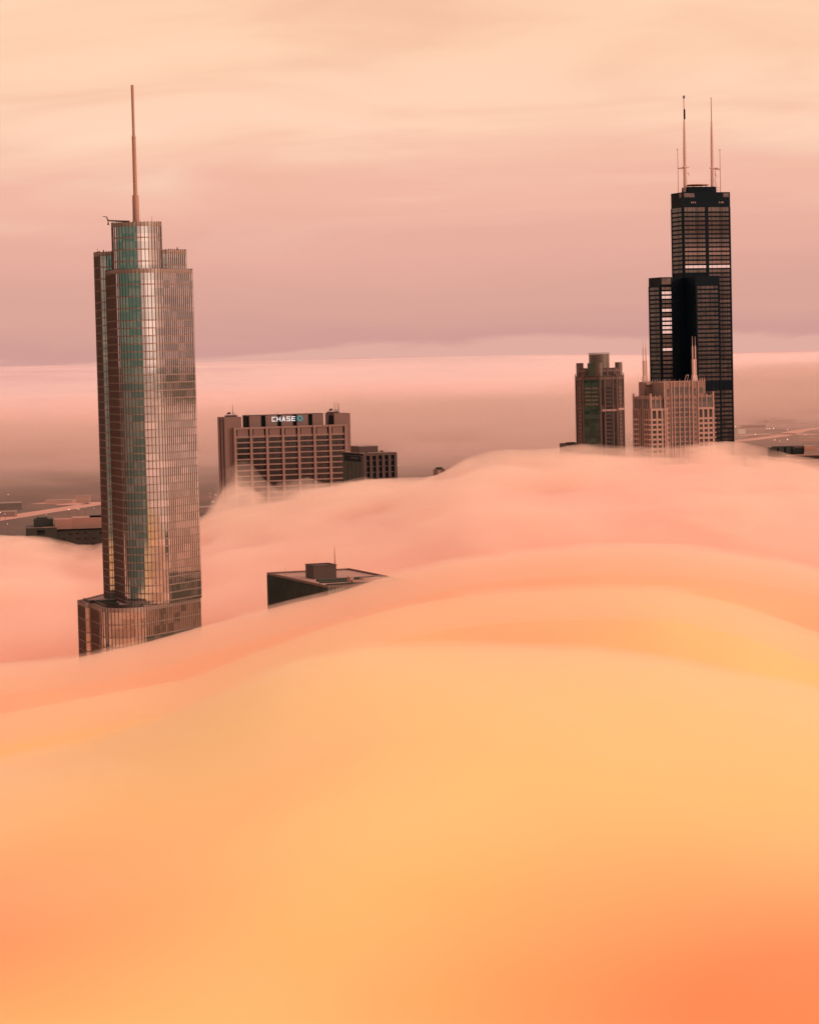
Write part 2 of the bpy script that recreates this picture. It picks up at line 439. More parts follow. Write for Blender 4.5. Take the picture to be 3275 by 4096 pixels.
dk = [4600, 5200, 5800, 6400, 7000, 7500, 8000, 8500, 9000, 9600, 10300, 11000, 12000, 13000, 14500, 16000, 18000, 20500, 24000, 30000]
def deck(near, width, low_, high, rise, color, dens, seed, hz_):
    def top(a, d, x, y):
        e = sm((a - R(2.5)) / R(5)) 
        n_ = near * (1 + .75 * e) * (1 + .28 * fbm(x, y, 5200, 3, seed))
        t = sm((d - n_) / (width * (1 + e)))
        z = low_ + (high - low_) * t + rise * sm((d - 16000) / 12000)
        return min(296 - 75 * sm((a + R(.5)) / R(7)), max(2.5, z + fbm(x * .5, y, 3000, 4, seed + 5) * 80 * t * (1 - .75 * sm((d - 12000) / 12000))))
    m = fogmat('cloud_deck', color, dens, 0); nt = m.node_tree; vn = [n for n in nt.nodes if n.type == 'PRINCIPLED_VOLUME'][0]
    ge = N(nt, 'ShaderNodeNewGeometry'); mp = N(nt, 'ShaderNodeMapping'); nt.links.new(ge.outputs['Position'], mp.inputs[0]); mp.inputs['Scale'].default_value = (.55, .28, 5.0)
    no = N(nt, 'ShaderNodeTexNoise', _Scale=.0034, _Detail=4.0, _Roughness=.55, _Distortion=.8); nt.links.new(mp.outputs[0], no.inputs[0])
    sp_ = N(nt, 'ShaderNodeSeparateXYZ'); nt.links.new(ge.outputs['Position'], sp_.inputs[0])
    hf = ramp(nt, math_(nt, 'DIVIDE', sp_.outputs[2], 300.0), [(hz_[0], (1, 1, 1)), (hz_[1], (0, 0, 0))], 'EASE')
    nf = ramp(nt, no.outputs[0], [(.30, (.06,) * 3), (.62, (1, 1, 1))], 'EASE')
    ln = N(nt, 'ShaderNodeVectorMath', operation='LENGTH'); nt.links.new(ge.outputs['Position'], ln.inputs[0])
    df = ramp(nt, math_(nt, 'DIVIDE', math_(nt, 'SUBTRACT', ln.outputs['Value'], near), width), [(.0, (0, 0, 0)), (.75, (1, 1, 1))], 'EASE')
    nt.links.new(math_(nt, 'MULTIPLY', math_(nt, 'MULTIPLY', math_(nt, 'MULTIPLY', hf, nf), df), dens * 1.8), vn.inputs['Density'])
    m.cycles.volume_step_rate = .25
    return closed_sheet('haze', top, lambda *q: 0.8, m, ds=[q for q in dk])
deck(5700, 3800, 3, 205, 60, (1, .79, .73), .0015, 9.1, (.0, .62))
deck(7400, 9500, 3, 262, 27, (1, .90, .88), .0010, 2.4, (.50, .92))

dcore = plain('cloud_deck_core', (.72, .60, .62), 1.0, .05, .0006, spec=0)
dc = []
q_ = 7600.0
while q_ < 85000: dc.append(q_); q_ *= 1.017
def dcore_top(a, d, x, y):
    e = sm((a - R(2.8)) / R(4)); c = sm((a + R(4)) / R(3)) * (1 - e)
    eh = sm((a + R(.5)) / R(7)); n_ = (7300 + 2300 * c + 10000 * e) * (1 + .40 * fbm(x, y * .7, 3600, 3, 1.7))
    t = sm((d - n_) / (11000 + 3000 * e)) ** 1.25
    bl = fbm(x, y * .5, 1500, 4, 6.6)
    ridge = 1 - abs(fbm(x + 500, y * .45, 2600, 3, 12.2)) * 2.2
    z = -25 + t * (278 - 75 * eh - 60 * sm((d - 22000) / 16000)) + t * (46 * bl + 34 * ridge - 28)
    return min(272, max(-3, z))
closed_sheet('cloud_deck', dcore_top, lambda *q: -6.0, dcore, ds=dc)

# ---- all round the viewer: open lake to the left and behind, more fog to the right and behind
lm = plain('lake_water', (.035, .075, .065), .35, .2, .002)
q = MB(); q.prism([(-85000, -58000), (16000, -58000), (150, -500), (-900, 900), (-85000, 900)], .1, .4); tag(q.build('lake', lm), kind='structure')
fs_ = MB(); rg = [60, 300, 700, 1200, 1900, 2800, 4000, 6000, 9000]
def fz(a, d): return 196 + 22 * noise.noise(Vector((d * sin(a) / 700, d * cos(a) / 700, 5))) - 190 * sm((d - 6500) / 2400)
na = 44
for i in range(na):
    a0 = R(22.0) + (R(163) - R(22)) * i / na; a1 = R(22.0) + (R(163) - R(22)) * (i + 1) / na
    for d0, d1 in zip(rg, rg[1:]):
        fs_.quad(*[(d * sin(a), d * cos(a), fz(a, d)) for a, d in ((a0, d0), (a1, d0), (a1, d1), (a0, d1))][::-1])
fo = fs_.build('fog', plain('far_fog', (.99, .80, .72), 1.0, .03, .001, spec=0), None, True); fo['kind'] = 'stuff'
# ------------------------------------------------------------------ shared building materials
def glass(name, dark, pale, pane, floor_h, pale_p=.45, refl=.45, rough=.06, tint=(1, 1, 1), line=.0, z0=0.0, graze=.8):
    """curtain glass: every pane has its own blinds or dark room behind it; the sheet mirrors its surroundings"""
    m, nt, out = newmat(name)
    uv = N(nt, 'ShaderNodeUVMap'); s = N(nt, 'ShaderNodeSeparateXYZ'); nt.links.new(uv.outputs[0], s.inputs[0])
    u = math_(nt, 'DIVIDE', s.outputs[0], pane); v = math_(nt, 'DIVIDE', math_(nt, 'SUBTRACT', s.outputs[1], z0), floor_h)
    c = N(nt, 'ShaderNodeCombineXYZ'); nt.links.new(math_(nt, 'FLOOR', u), c.inputs[0]); nt.links.new(math_(nt, 'FLOOR', v), c.inputs[1])
    wn = N(nt, 'ShaderNodeTexWhiteNoise', noise_dimensions='2D'); nt.links.new(c.outputs[0], wn.inputs['Vector'])
    # groups of neighbouring panes belong to the same room
    c2 = N(nt, 'ShaderNodeCombineXYZ'); nt.links.new(math_(nt, 'FLOOR', math_(nt, 'DIVIDE', u, 3.3)), c2.inputs[0]); nt.links.new(math_(nt, 'FLOOR', v), c2.inputs[1])
    wn2 = N(nt, 'ShaderNodeTexWhiteNoise', noise_dimensions='2D'); nt.links.new(c2.outputs[0], wn2.inputs['Vector'])
    k = math_(nt, 'ADD', math_(nt, 'MULTIPLY', wn.outputs[0], .3), math_(nt, 'MULTIPLY', wn2.outputs[0], .7))
    f = ramp(nt, k, [(0, (0, 0, 0)), (1 - pale_p - .12, (.12, .12, .12)), (1 - pale_p + .1, (.8, .8, .8)), (1, (1, 1, 1))], 'LINEAR')
    colr = mix(nt, f, dark, pale)
    di = N(nt, 'ShaderNodeBsdfDiffuse'); nt.links.new(colr, di.inputs[0])
    gl = N(nt, 'ShaderNodeBsdfGlossy'); gl.inputs['Roughness'].default_value = rough; gl.inputs[0].default_value = (*tint, 1)
    ms = N(nt, 'ShaderNodeMixShader'); nt.links.new(di.outputs[0], ms.inputs[1]); nt.links.new(gl.outputs[0], ms.inputs[2])
    lw = N(nt, 'ShaderNodeFresnel', _IOR=1.6)
    rv = math_(nt, 'MULTIPLY', math_(nt, 'ADD', math_(nt, 'MULTIPLY', lw.outputs[0], graze), refl), math_(nt, 'MULTIPLY_ADD', wn2.outputs[0], .2, .87))
    nt.links.new(math_(nt, 'MINIMUM', rv, .95), ms.inputs[0])
    bp = N(nt, 'ShaderNodeBump', _Strength=.03, _Distance=.3); nn = N(nt, 'ShaderNodeTexNoise', _Scale=.22, _Detail=2.0)
    geo = N(nt, 'ShaderNodeNewGeometry'); nt.links.new(geo.outputs['Position'], nn.inputs[0]); nt.links.new(nn.outputs[0], bp.inputs['Height'])
    nt.links.new(bp.outputs[0], gl.inputs['Normal'])
    nt.links.new(ms.outputs[0], out.inputs[0])
    return m
M = {}
M['steel_fin'] = plain('steel_fin', (.095, .052, .044), .5, .2, .05)
M['steel_band'] = plain('steel_band', (.33, .25, .215), .4, .12, .05, metallic=.2)
M['tower_core'] = plain('tower_core', (.06, .055, .05), .8)
M['roof_gravel'] = plain('roof_gravel', (.30, .22, .19), .9, .25, .2)
M['terrace'] = plain('terrace', (.28, .19, .16), .9, .25, .2)
M['dark_steel'] = plain('dark_steel', (.035, .02, .02), .5)
M['spire_steel'] = plain('spire_steel', (.42, .22, .17), .5, .1, .05)
M['silver_glass'] = glass('silver_glass', (.06, .10, .078), (.36, .31, .27), 1.55, 3.15, .42, .40, graze=2.4)
M['black_metal'] = plain('black_metal', (.0006, .006, .012), .6, .2, .08, spec=.1)
M['podium_glass'] = glass('podium_glass', (.16, .11, .085), (.40, .26, .20), 1.55, 3.9, .6, .16, graze=2.0)
M['bronze_glass'] = glass('bronze_glass', (.03, .022, .018), (.13, .085, .07), 1.52, 3.9, .45, .10, .10, (1, .9, .85))
M['lit_glass'] = emis('lit_glass', lin(250, 196, 182), .92)
M['white_paint'] = plain('white_paint', (.60, .42, .36), .5, .12, .05)
M['granite'] = plain('granite', (.24, .15, .122), .8, .14, .08)
M['granite_light'] = plain('granite_light', (.40, .26, .215), .8, .1, .08)
M['dark_glass'] = glass('dark_glass', (.005, .005, .006), (.02, .014, .012), 1.5, 4.1, .3, .0, .2)
M['grey_glass'] = glass('grey_glass', (.035, .024, .022), (.075, .05, .043), 1.2, 3.9, .4, .03, .2)
M['concrete'] = plain('concrete', (.19, .118, .102), .85, .12, .06, streak=1)
M['concrete_light'] = plain('concrete_light', (.26, .165, .14), .85, .1, .06)
M['deep_dark'] = plain('deep_dark', (.0008, .006, .012), .7, spec=.1)
M['green_glass'] = glass('green_glass', (.012, .022, .016), (.06, .07, .048), 1.6, 3.66, .5, .06, .15, (.8, 1, .85))
M['brown_stone'] = plain('brown_stone', (.075, .048, .042), .8, .15, .08)
M['brown_light'] = plain('brown_light', (.17, .105, .088), .8, .12, .08)
M['dark_olive'] = plain('dark_olive', (.028, .034, .026), .7, .2, .1)
M['sign_white'] = emis('sign_white', (1, .86, .82), 1.0)
M['sign_teal'] = emis('sign_teal', lin(92, 150, 150), .9)
M['pale_wall'] = plain('pale_wall', (.42, .24, .19), .8, .1, .1)
M['lamp_glow'] = emis('lamp_glow', (1, .66, .45), 5)

M['pale_olive'] = plain('pale_olive', (.17, .145, .105), .6, .15, .2)
M['drum_glass'] = plain('drum_glass', (.17, .12, .095), .4, .12, .1)
M['atrium_glass'] = plain('atrium_glass', (.07, .10, .06), .3, .2, .1)
M['slab_glass'] = glass('slab_glass', (.085, .135, .11), (.13, .17, .13), 1.5, 3.9, .3, .03, .25)
M['roof_pale'] = plain('roof_pale', (.40, .25, .20), .9, .3, .12)
M['road'] = plain('road', (.55, .30, .24), .9, .1, .01)
M['bright_wall'] = plain('bright_wall', (.8, .7, .6), .8, .05, .1)
def frame_at(px, py, d, rz):
    p = at(px, py, d); return Vector((p.x, p.y, 0.0)), rz
GRID = R(19.9)
def zof(px, py, d): return at(px, py, d).z

# ================================================================== glass skyscraper with spire (left)
TD = 1135.0
o_, r_ = frame_at(590, 1072, TD, R(5.33))
tower = tag(empty('skyscraper', o_, r_), 'tall silver glass skyscraper with rounded corner and single needle spire, at the left', 'skyscraper')
def arc(cx, cyy, Rr, a0, a1, n):
    """plan arc; angle measured from facing the viewer, + to the right"""
    return [(cx + Rr * sin(a0 + (a1 - a0) * i / n), cyy - Rr * cos(a0 + (a1 - a0) * i / n)) for i in range(n + 1)]
Z_POD = zof(560, 2434, 1118); Z_MAIN = zof(590, 1074, TD); Z_B = zof(400, 1009, 1165); Z_CORE = zof(550, 889, 1140)
A78, A58 = R(78), R(58)
P_main = [(-16.9, 26.7)] + arc(-2.6, 10.6, 10.6, -A78, A58, 14) + [(18.3, 24.0), (15.5, 38), (6, 44), (-10, 44)]
P_b = [(-21.6, 39.4), (-18.9, 26.8), (-16.5, 26.8), (-10, 20), (6.4, 14), (8.3, 14), (16.0, 26.3), (12, 46), (4, 52), (-14, 54)]
P_pod = [(-32.3, 28), (-29.0, 12.8), (-27.1, 12.8)] + arc(-12.7, -3.3, 10.7, -A78, A58, 14) + [(17.9, 25.2), (15, 44), (6, 58), (-20, 62)]
P_core = [(-3.9 + 9.85 * cos(2 * pi * i / 40), 12 + 9.85 * sin(2 * pi * i / 40)) for i in range(40)]
def offset(P, t):
    cx = sum(p[0] for p in P) / len(P); cyy = sum(p[1] for p in P) / len(P)
    n = len(P); Q = []
    for i in range(n):
        a, b, c = P[i - 1], P[i], P[(i + 1) % n]
        def nrm(p, q):
            dx, dy = q[0] - p[0], q[1] - p[1]; L = sqrt(dx * dx + dy * dy) or 1
            return dy / L, -dx / L
        n1, n2 = nrm(a, b), nrm(b, c); mx, my = n1[0] + n2[0], n1[1] + n2[1]; L2 = (mx * mx + my * my) or 1
        Q.append((b[0] + 2 * t * mx / L2, b[1] + 2 * t * my / L2))
    return Q
def walk(P, step, closed=True):
    """points and outward normals every step metres along the outline"""
    res = []; n = len(P); carry = 0.0
    for i in range(n if closed else n - 1):
        a, b = P[i], P[(i + 1) % n]; dx, dy = b[0] - a[0], b[1] - a[1]; L = sqrt(dx * dx + dy * dy)
        if L < 1e-6: continue
        t = carry
        while t < L:
            res.append((a[0] + dx * t / L, a[1] + dy * t / L, atan2(dy, dx))); t += step
        carry = t - L
    return res
def ring(P, z0, z1, t0, t1):
    mb = MB(); A = offset(P, t0); B = offset(P, t1); n = len(P); u = 0
    for i in range(n):
        j = (i + 1) % n
        L = sqrt((P[i][0] - P[j][0]) ** 2 + (P[i][1] - P[j][1]) ** 2)
        mb.quad((*B[i], z0), (*B[j], z0), (*B[j], z1), (*B[i], z1), [(u, z0), (u + L, z0), (u + L, z1), (u, z1)])
        mb.quad((*A[i], z1), (*B[i], z1), (*B[j], z1), (*A[j], z1)); mb.quad((*A[i], z0), (*A[j], z0), (*B[j], z0), (*B[i], z0))
        u += L
    return mb
def add(A, b):
    n = len(A.v); A.v += b.v; A.f += [tuple(i + n for i in f) for f in b.f]; A.uv += b.uv
def glazed_tier(P, z0, z1, floors_top, top_h, fh, seed, fin_step, nm, fins_d=.30, show=True):
    body = MB(); body.prism(P, z0, z1 - .3); body.build(nm, M['tower_core'], tower)
    zs = [z1 - 1.2]
    for k in range(floors_top): zs.append(zs[-1] - top_h)
    while zs[-1] - fh > z0 + 1: zs.append(zs[-1] - fh)
    bands = MB(); many = MB()
    for k, z in enumerate(zs):
        lo = zs[k + 1] if k + 1 < len(zs) else z0
        g = ring(P, lo + .02, z - .5, 0.0, .10 + .001 * (k % 2))
        for q in g.uv:      # shift the pane lottery per tier
            for i in range(len(q)): q[i] = (q[i][0] + seed * 37.2, q[i][1])
        b = ring(P, z - .5, z, 0.0, .16)
        if nm == 'setback_tier' and z < Z_MAIN - 62:
            add(many, g); add(bands, b); continue
        w_ = g.build('window_band', M['podium_glass' if nm == 'podium' and k < 2 else 'silver_glass'], tower); b.build('spandrel', M['steel_band'], w_)
    if many.v:
        o = many.build('window_band', M['silver_glass'], tower); o['kind'] = 'stuff'
        o2 = bands.build('spandrel', M['steel_band'], o); o2['kind'] = 'stuff'
    ring(P, z1 - 1.2, z1, -.3, .20).build('parapet', M['steel_band'], tower)
    fm = MB()
    for x, y, a in walk(P, fin_step):
        fm.box(x - .10, x + .10, y - fins_d, y + .05, z0 + .05, z1 + .35, a, (x, y))
    fm.build('mullion', M['steel_fin'], tower)
glazed_tier(P_pod, 135, Z_POD, 2, 5.2, 3.9, 1, 1.55, 'podium')
glazed_tier(P_main, Z_POD + .01, Z_MAIN, 4, 4.8, 3.15, 2, 1.55, 'shaft')
glazed_tier(P_b, Z_POD + .02, Z_B, 4, 4.8, 3.15, 3, 1.55, 'setback_tier')
glazed_tier(P_core, Z_MAIN + .02, Z_CORE, 0, 4.8, 4.75, 4, 1.55, 'crown')
q = MB(); q.prism(offset(P_pod, -1.0), Z_POD - .29, Z_POD - .1)
q.build('roof_terrace', M['terrace'], tower)
q = MB(); q.strip([(p[0], p[1]) for p in offset(P_pod, -2.2)[:18]], Z_POD - .09, Z_POD + 1.25, .12)
q.build('railing', M['dark_steel'], tower)
q = MB(); q.box(-24, -17, 14, 19, Z_POD - .09, Z_POD + 1.1, .4); q.box(-22, -15, 4, 5.2, Z_POD - .09, Z_POD + .9, -.5)
q.build('roof_planter', M['dark_olive'], tower)
sp = MB(); sx_, sy_ = -3.9, 12.0
zs_ = [zof(554, 889, 1147), zof(548, 781, 1147), zof(541, 549, 1147), zof(537, 340, 1147)]
sp.lathe(sx_, sy_, [(1.40, zs_[0] - 2), (1.28, zs_[1]), (.86, zs_[1] + .05), (.78, zs_[2] - .8), (.84, zs_[2]), (.55, zs_[2] + 1.2), (.58, zs_[3]), (.01, zs_[3] + .02)], 20)
sp.build('spire', M['spire_steel'], tower, True)
# window-washing crane folded over the roof edge
cr = MB(); zc = Z_CORE
cr.rod((-8, 9, zc + .6), (-15.2, 5, zc + .9), .38, .3); cr.rod((-15.2, 5, zc + .9), (-15.6, 4.8, zc + 2.3), .3, .2)
cr.rod((-15.6, 4.8, zc + 2.3), (-17.2, 4, zc + 2.6), .18, .12); cr.rod((-15.1, 5, zc + .8), (-15.1, 5, zc - .9), .1, .45); cr.box(-9, -6.5, 8, 10, zc - .3, zc + .9)
cr.build('roof_crane', M['dark_steel'], tower)
q = MB(); q.rod((2.5, 10, zc), (2.4, 10, zc + 2.6), .09, .05); q.build('aerial', M['spire_steel'], tower)
q = MB(); q.rod((12.6, 30, Z_B), (12.6, 30, Z_B + 1.6), .35, .12); q.build('davit', M['dark_steel'], tower)
q = MB(); q.rod((-20, 31, Z_B), (-20, 31, Z_B + 1.5), .08); q.rod((-17.6, 31, Z_B), (-17.6, 31, Z_B + 1.0), .2); q.build('davit', M['dark_steel'], tower)

# ================================================================== black stepped skyscraper with two antennas (right)
WD = 2471.0
o_, r_ = frame_at(2752, 770, WD, GRID)
black = tag(empty('skyscraper', o_, r_), 'black stepped skyscraper with two tall white antennas on its roof, at the right', 'skyscraper')
Bw = 22.9; h_ = Bw / 2
ZT = zof(2780, 771, WD); ZM = zof(2640, 1113, WD + 10); Z66 = zof(2700, 1532, WD); 
def tube(cx, cyy, top, name='tube', bottom=40):
    q = MB(); q.box(cx - h_, cx + h_, cyy - h_, cyy + h_, bottom, top); return q.build(name, M['black_metal'], black)
for cx, cyy, t in ((0, 0, ZT), (Bw, 0, ZT - .02), (-Bw, 0, ZM), (0, -Bw, ZM - .02), (0, Bw, ZM), (-Bw, -Bw, Z66), (Bw, Bw, Z66), (Bw, -Bw, 205), (-Bw, Bw, 205)):
    tube(cx, cyy, t)
FH = 3.77
def band_mesh(L, h, mat):
    q = MB(); q.prism([(-L / 2, -.10), (L / 2, -.10), (L / 2, .05), (-L / 2, .05)], 0, h)
    o = q.build('window_band', mat, black); return o
cols_ = MB(); mun = MB()
bands = []
def face(cx, cyy, side, z1, z0, faces_name, cut=(0, 1)):
    """window rows on one 22.9 m wide face; side 'N' looks to -y, 'E' to -x"""
    if side == 'N': ox, oy, a = cx, cyy - h_, 0.0
    else: ox, oy, a = cx - h_, cyy, -pi / 2
    for s_ in (-1, 1):
        for e_ in (0,):
            px_, py_ = (ox + s_ * (h_ - .75), oy) if side == 'N' else (ox, oy + s_ * (h_ - .75))
            if side == 'N': cols_.box(px_ - .72, px_ + .72, py_ - .45, py_ + .05, z0, z1)
            else: cols_.box(px_ - .45, px_ + .05, py_ - .72, py_ + .72, z0, z1)
    for k in range(1, 5):
        t = -h_ + Bw * k / 5
        if side == 'E': continue
        if side == 'N': mun.box(ox + t - .10, ox + t + .10, oy - .22, oy, z0, z1)
        else: mun.box(ox - .30, ox, oy + t - .16, oy + t + .16, z0, z1)
    z = z1
    k = 0
    while z - FH > z0:
        z -= FH; bands.append((faces_name, k, ox, oy, a, z)); k += 1
ztop_rows = ZT - 13.3
face(0, 0, 'N', ztop_rows, ZM + 1.0, 'CN'); face(Bw, 0, 'N', ztop_rows, 215, 'WN'); face(0, 0, 'E', ztop_rows, ZM + 1.0, 'CE')
zm_rows = ZM - 7.5
face(0, -Bw, 'N', zm_rows, 215, 'NN'); face(-Bw, 0, 'N', zm_rows, Z66 + 1, 'EN'); face(-Bw, 0, 'E', zm_rows, Z66 - 4, 'EE')
cols_.build('column', M['black_metal'], black); mun.build('mullion', M['black_metal'], black)
proto = {}
def variant(r):
    random.seed(r); return r % 4
lit = {('CN', 13), ('WN', 13), ('EN', 1), ('EN', 2), ('EN', 5), ('EN', 7), ('EN', 8), ('EN', 9), ('EN', 10), ('EN', 14), ('EN', 20)}
def mech(z): return Z66 - 6.5 < z + FH / 2 < Z66 + 1.2
bronze_var = [glass('bronze_glass_%s' % n, d, p, 1.52, 3.9, pp, rf * .35, .12, t, graze=.3) for n, d, p, pp, rf, t in (
    ('dim', (.022, .016, .014), (.07, .045, .036), .3, .05, (1, .8, .75)), ('mid', (.022, .018, .017), (.055, .041, .036), .5, .08, (1, .85, .8)),
    ('warm', (.056, .040, .035), (.095, .066, .056), .5, .10, (1, .85, .8)), ('blind', (.15, .10, .085), (.21, .14, .12), .6, .10, (1, .85, .8)))] + [None, glass('painted_reflection_glass', (.018, .028, .021), (.05, .062, .045), 1.52, 3.9, .5, .0, .15), glass('painted_reflection_glass_pale', (.05, .055, .04), (.11, .10, .075), 1.52, 3.9, .5, .0, .15)]  # last two: green reflection on the side faces painted as glass colour
rest = MB(); restg = MB()
cnt = 0
bands = [b for b in bands if not mech(b[5])]
order = sorted(bands, key=lambda b: (b[0] not in ('CN', 'WN', 'CE', 'EN', 'EE'), -b[5]))
for fn, k, ox, oy, a, z in order:
    if (fn, k) in lit: vi = 4
    elif fn in ('CN', 'WN') and z > ZM: vi = [2, 1, 1, 0, 0, 0, 1, 2, 2, 3, 3, 2, 3, 4, 2, 1, 1, 1, 1, 1][min(k, 19)]
    elif fn in ('CE', 'EE', 'NE'): vi = 5 if (k * 7 + 3) % 5 else 6
    elif fn == 'EN': vi = 2
    else: vi = [1, 1, 2, 1, 0, 1, 1][(k * 5 + len(fn)) % 7]
    hgt = FH * (.62 if fn in ('CN', 'WN', 'EN', 'CE', 'EE') else .6)
    if k == 0 and z > ZM: hgt = FH * .95
    if cnt < 100:
        key = (vi, round(hgt, 2), fn == 'EN')
        if key not in proto: proto[key] = band_mesh(Bw - 2.9 if fn != 'EN' else 9.0, hgt, M['lit_glass'] if vi == 4 else bronze_var[vi]); o = proto[key]  # short rows: dark reflection of the next tube put in as blank wall
        else: o = copyobj(proto[key], black)
        o.location = (ox if fn != 'EN' else ox - h_ + 1.45 + 4.5, oy, z + .35); o.rotation_euler = (0, 0, a)
    else:
        if fn in ('NN', 'WN', 'NE', 'CN', 'EN'):
            if fn == 'NE': rest.box(ox - .1, ox + .05, oy - h_ + 1.45, oy + h_ - 1.45, z + .35, z + .35 + hgt)
            elif fn == 'EN': rest.box(ox - h_ + 1.45, ox - h_ + 10.4, oy - .1, oy + .05, z + .35, z + .35 + hgt)
            else: rest.box(ox - h_ + 1.45, ox + h_ - 1.45, oy - .1, oy + .05, z + .35, z + .35 + hgt)
        else: restg.box(ox - .1, ox + .05, oy - h_ + 1.45, oy + h_ - 1.45, z + .35, z + .35 + hgt)
    cnt += 1
o = rest.build('window_band', bronze_var[1], black); o['kind'] = 'stuff'
if restg.v: o = restg.build('side_window_band', bronze_var[5], black); o['kind'] = 'stuff'
# louvre floors under the roof and at the step
class LO:
    def __init__(s, m_, p_): s.m = m_; s.p = p_
    def box(s, *a):
        q = MB(); q.box(*a); q.build('louvre', s.m, s.p)
lo = LO(bronze_var[2], black)
for x0, x1 in ((-h_ + 1.6, -h_ + 11.5), (Bw + 5, Bw + h_ - 1.4)): lo.box(x0, x1, -h_ - .12, -h_ + .05, ZT - 4.4, ZT - 1.0)
lo.box(-h_ - .12, -h_ + .05, -h_ + 1.4, -h_ + 6, ZT - 4.4, ZT - 1.0)
lo.box(-Bw - h_ + 1.6, -Bw - h_ + 10.4, -h_ - .12, -h_ + .05, ZM - 6.2, ZM - .9)
for x in (-3.4, -1.8, .2, Bw + .5, Bw + 2.6, Bw + 4.0):
    ww = MB(); ww.box(x, x + 1.1, -h_ - .14, -h_ + .05, ZT - 9.6, ZT - 8.2); ww.build('lit_window', bronze_var[3], black)
# roof: penthouse, ring platform, antennas
q = MB(); q.box(-2.5, Bw + 1.5, -5, 8, ZT - .1, ZT + 5.0); q.box(-1.5, Bw + .5, -5.15, -4.9, ZT + 4.2, ZT + 5.1); q.build('penthouse', M['black_metal'], black)
q = MB(); q.lathe(9, 1, [(9.8, ZT + 6.4), (10.2, ZT + 6.6), (10.2, ZT + 7.1), (9.4, ZT + 7.3), (0.1, ZT + 7.5)], 32)
for i in range(8): q.rod((9 + 8.8 * cos(i * pi / 4), 1 + 5 * sin(i * pi / 4), ZT + 5), (9 + 9 * cos(i * pi / 4), 1 + 8 * sin(i * pi / 4), ZT + 6.6), .16)
q.build('roof_platform', M['spire_steel'], black)
def local_x(px, py, d, y=0.0):
    """local x of the photo pixel on the plane y = const of the black tower"""
    a_ = ray(px, py); c_, s_ = cos(GRID), sin(GRID)
    ox, oy = black.location.x, black.location.y
    # ray k*(ax,ay) ; ((k*ax-ox)*-s + (k*ay-oy)*c) = y
    k = (y - ox * s_ + oy * c_) / (-a_.x * s_ + a_.y * c_)
    return (k * a_.x - ox) * c_ + (k * a_.y - oy) * s_
def antenna(px0, py0, px1, ztip_py, sleeve):
    x = local_x(px0, py0, WD, 1.0)
    z = lambda py: zof(px0, py, WD)
    root = empty('antenna', (x, 1.0, 0)); root.parent = black
    q = MB(); q.lathe(0, 0, [(1.75, ZT), (1.6, z(680)), (1.35, z(675)), (1.25, z(575)), (1.0, z(520)), (.72, z(484)), (.7, z(482))], 16)
    q.build('mast', M['white_paint'], root, True)
    q = MB(); q.lathe(0, 0, [(.42, z(484)), (.32, z(ztip_py + 12)), (.3, z(ztip_py + 2)), (.75, z(ztip_py + 1)), (.75, z(ztip_py)), (.02, z(ztip_py) + .05)], 10)
    q.build('mast_tip', M['spire_steel'], root)
    if sleeve:
        q = MB(); q.lathe(.35, 0, [(.75, z(477)), (.8, z(470)), (.75, z(440)), (.45, z(435))], 12); q.build('sleeve', M['deep_dark'], root)
        q = MB(); q.box(-.6, .8, -.5, .5, z(ztip_py + 12), z(ztip_py)); q.build('beacon', M['dark_steel'], root)
    return root, x, z
for (px0, tip, slv, dx, ytop, sgn) in ((2740, 382, True, -28, 596, -1), (2849, 386, False, 31, 594, 1)):
    root, x, z = antenna(px0, 769, px0, tip, slv)
    q = MB(); k = dx * .22 / .9
    q.rod((k, 0, ZT), (k, 0, z(ytop)), .30, .24); q.rod((k, 0, z(ytop) - .8), (k, 0, z(ytop)), .6, .6)
    q.rod((k, 0, z(673)), (-sgn * 1, 0, z(671)), .38); q.rod((k, 0, z(676)), (0, 0, z(675)), .16)
    q.rod((sgn * 2.4 if sgn > 0 else -1.9, -1.2, ZT), (sgn * 2.4 if sgn > 0 else -1.9, -1.2, z(676 if sgn > 0 else 592)), .24)
    q.rod((k * .55, 0, ZT), (k * .55, 0, ZT + (9 if sgn > 0 else 2)), .14)
    q.build('side_mast', M['spire_steel'], root)
    q = MB(); q.box(-1.9, 1.9 + (3 if sgn > 0 else 1.2), -1.9, 1.9, z(671), z(667)); q.rod((2.6, 0, z(690)), (4.2, 0, z(704)), .5, .2); q.build('dish_mount', M['white_paint'], root)
q = MB()
q.rod((Bw + 7.5, 0, ZT + 4.5), (Bw + 2, 0, ZT + 4.0), .16); q.rod((Bw + 7.5, 0, ZT + 2.5), (Bw + 3, 0, ZT + 1.8), .16); q.rod((Bw + 8.5, 1, ZT), (Bw + 8.5, 1, ZT + 7), .2)
q.build('pipework', M['spire_steel'], black)

# ================================================================== granite tower with paired spires
FD = 2279.0
o_, r_ = frame_at(2723, 1600, FD, GRID)
gran = tag(empty('office_tower', o_, r_), 'pink granite office tower with two pairs of pale needle spires, before the black skyscraper', 'office tower')
zg = lambda yz: zof(2723, 1340 + yz / 3.748, FD)
xg = lambda xz: (xz - 835) / 3.748 * .203 / .903
Z3, Z2, Z1, ZB = zg(705), zg(915), zg(1092), 150
def gb(name, mat, *boxes):
    for b in boxes:
        q = MB(); q.box(*b); o = q.build(name, mat, gran)
    return o
gb('centre_bay', M['granite'], (-15, 15, 0, 34, ZB, Z3))
gb('shoulder', M['granite'], (-26.7, -15, 1.2, 34, ZB, Z2), (-26.7 - .6, -15.05, .5, 35, ZB, Z1))
gb('shoulder', M['granite'], (15, 29.1, 1.2, 34, ZB, Z2), (15.05, 29.9, .5, 35, ZB, Z1))
gb('rear_block', M['granite'], (-22, 21, 25, 33.5, Z2 - 4, Z3 + .5))
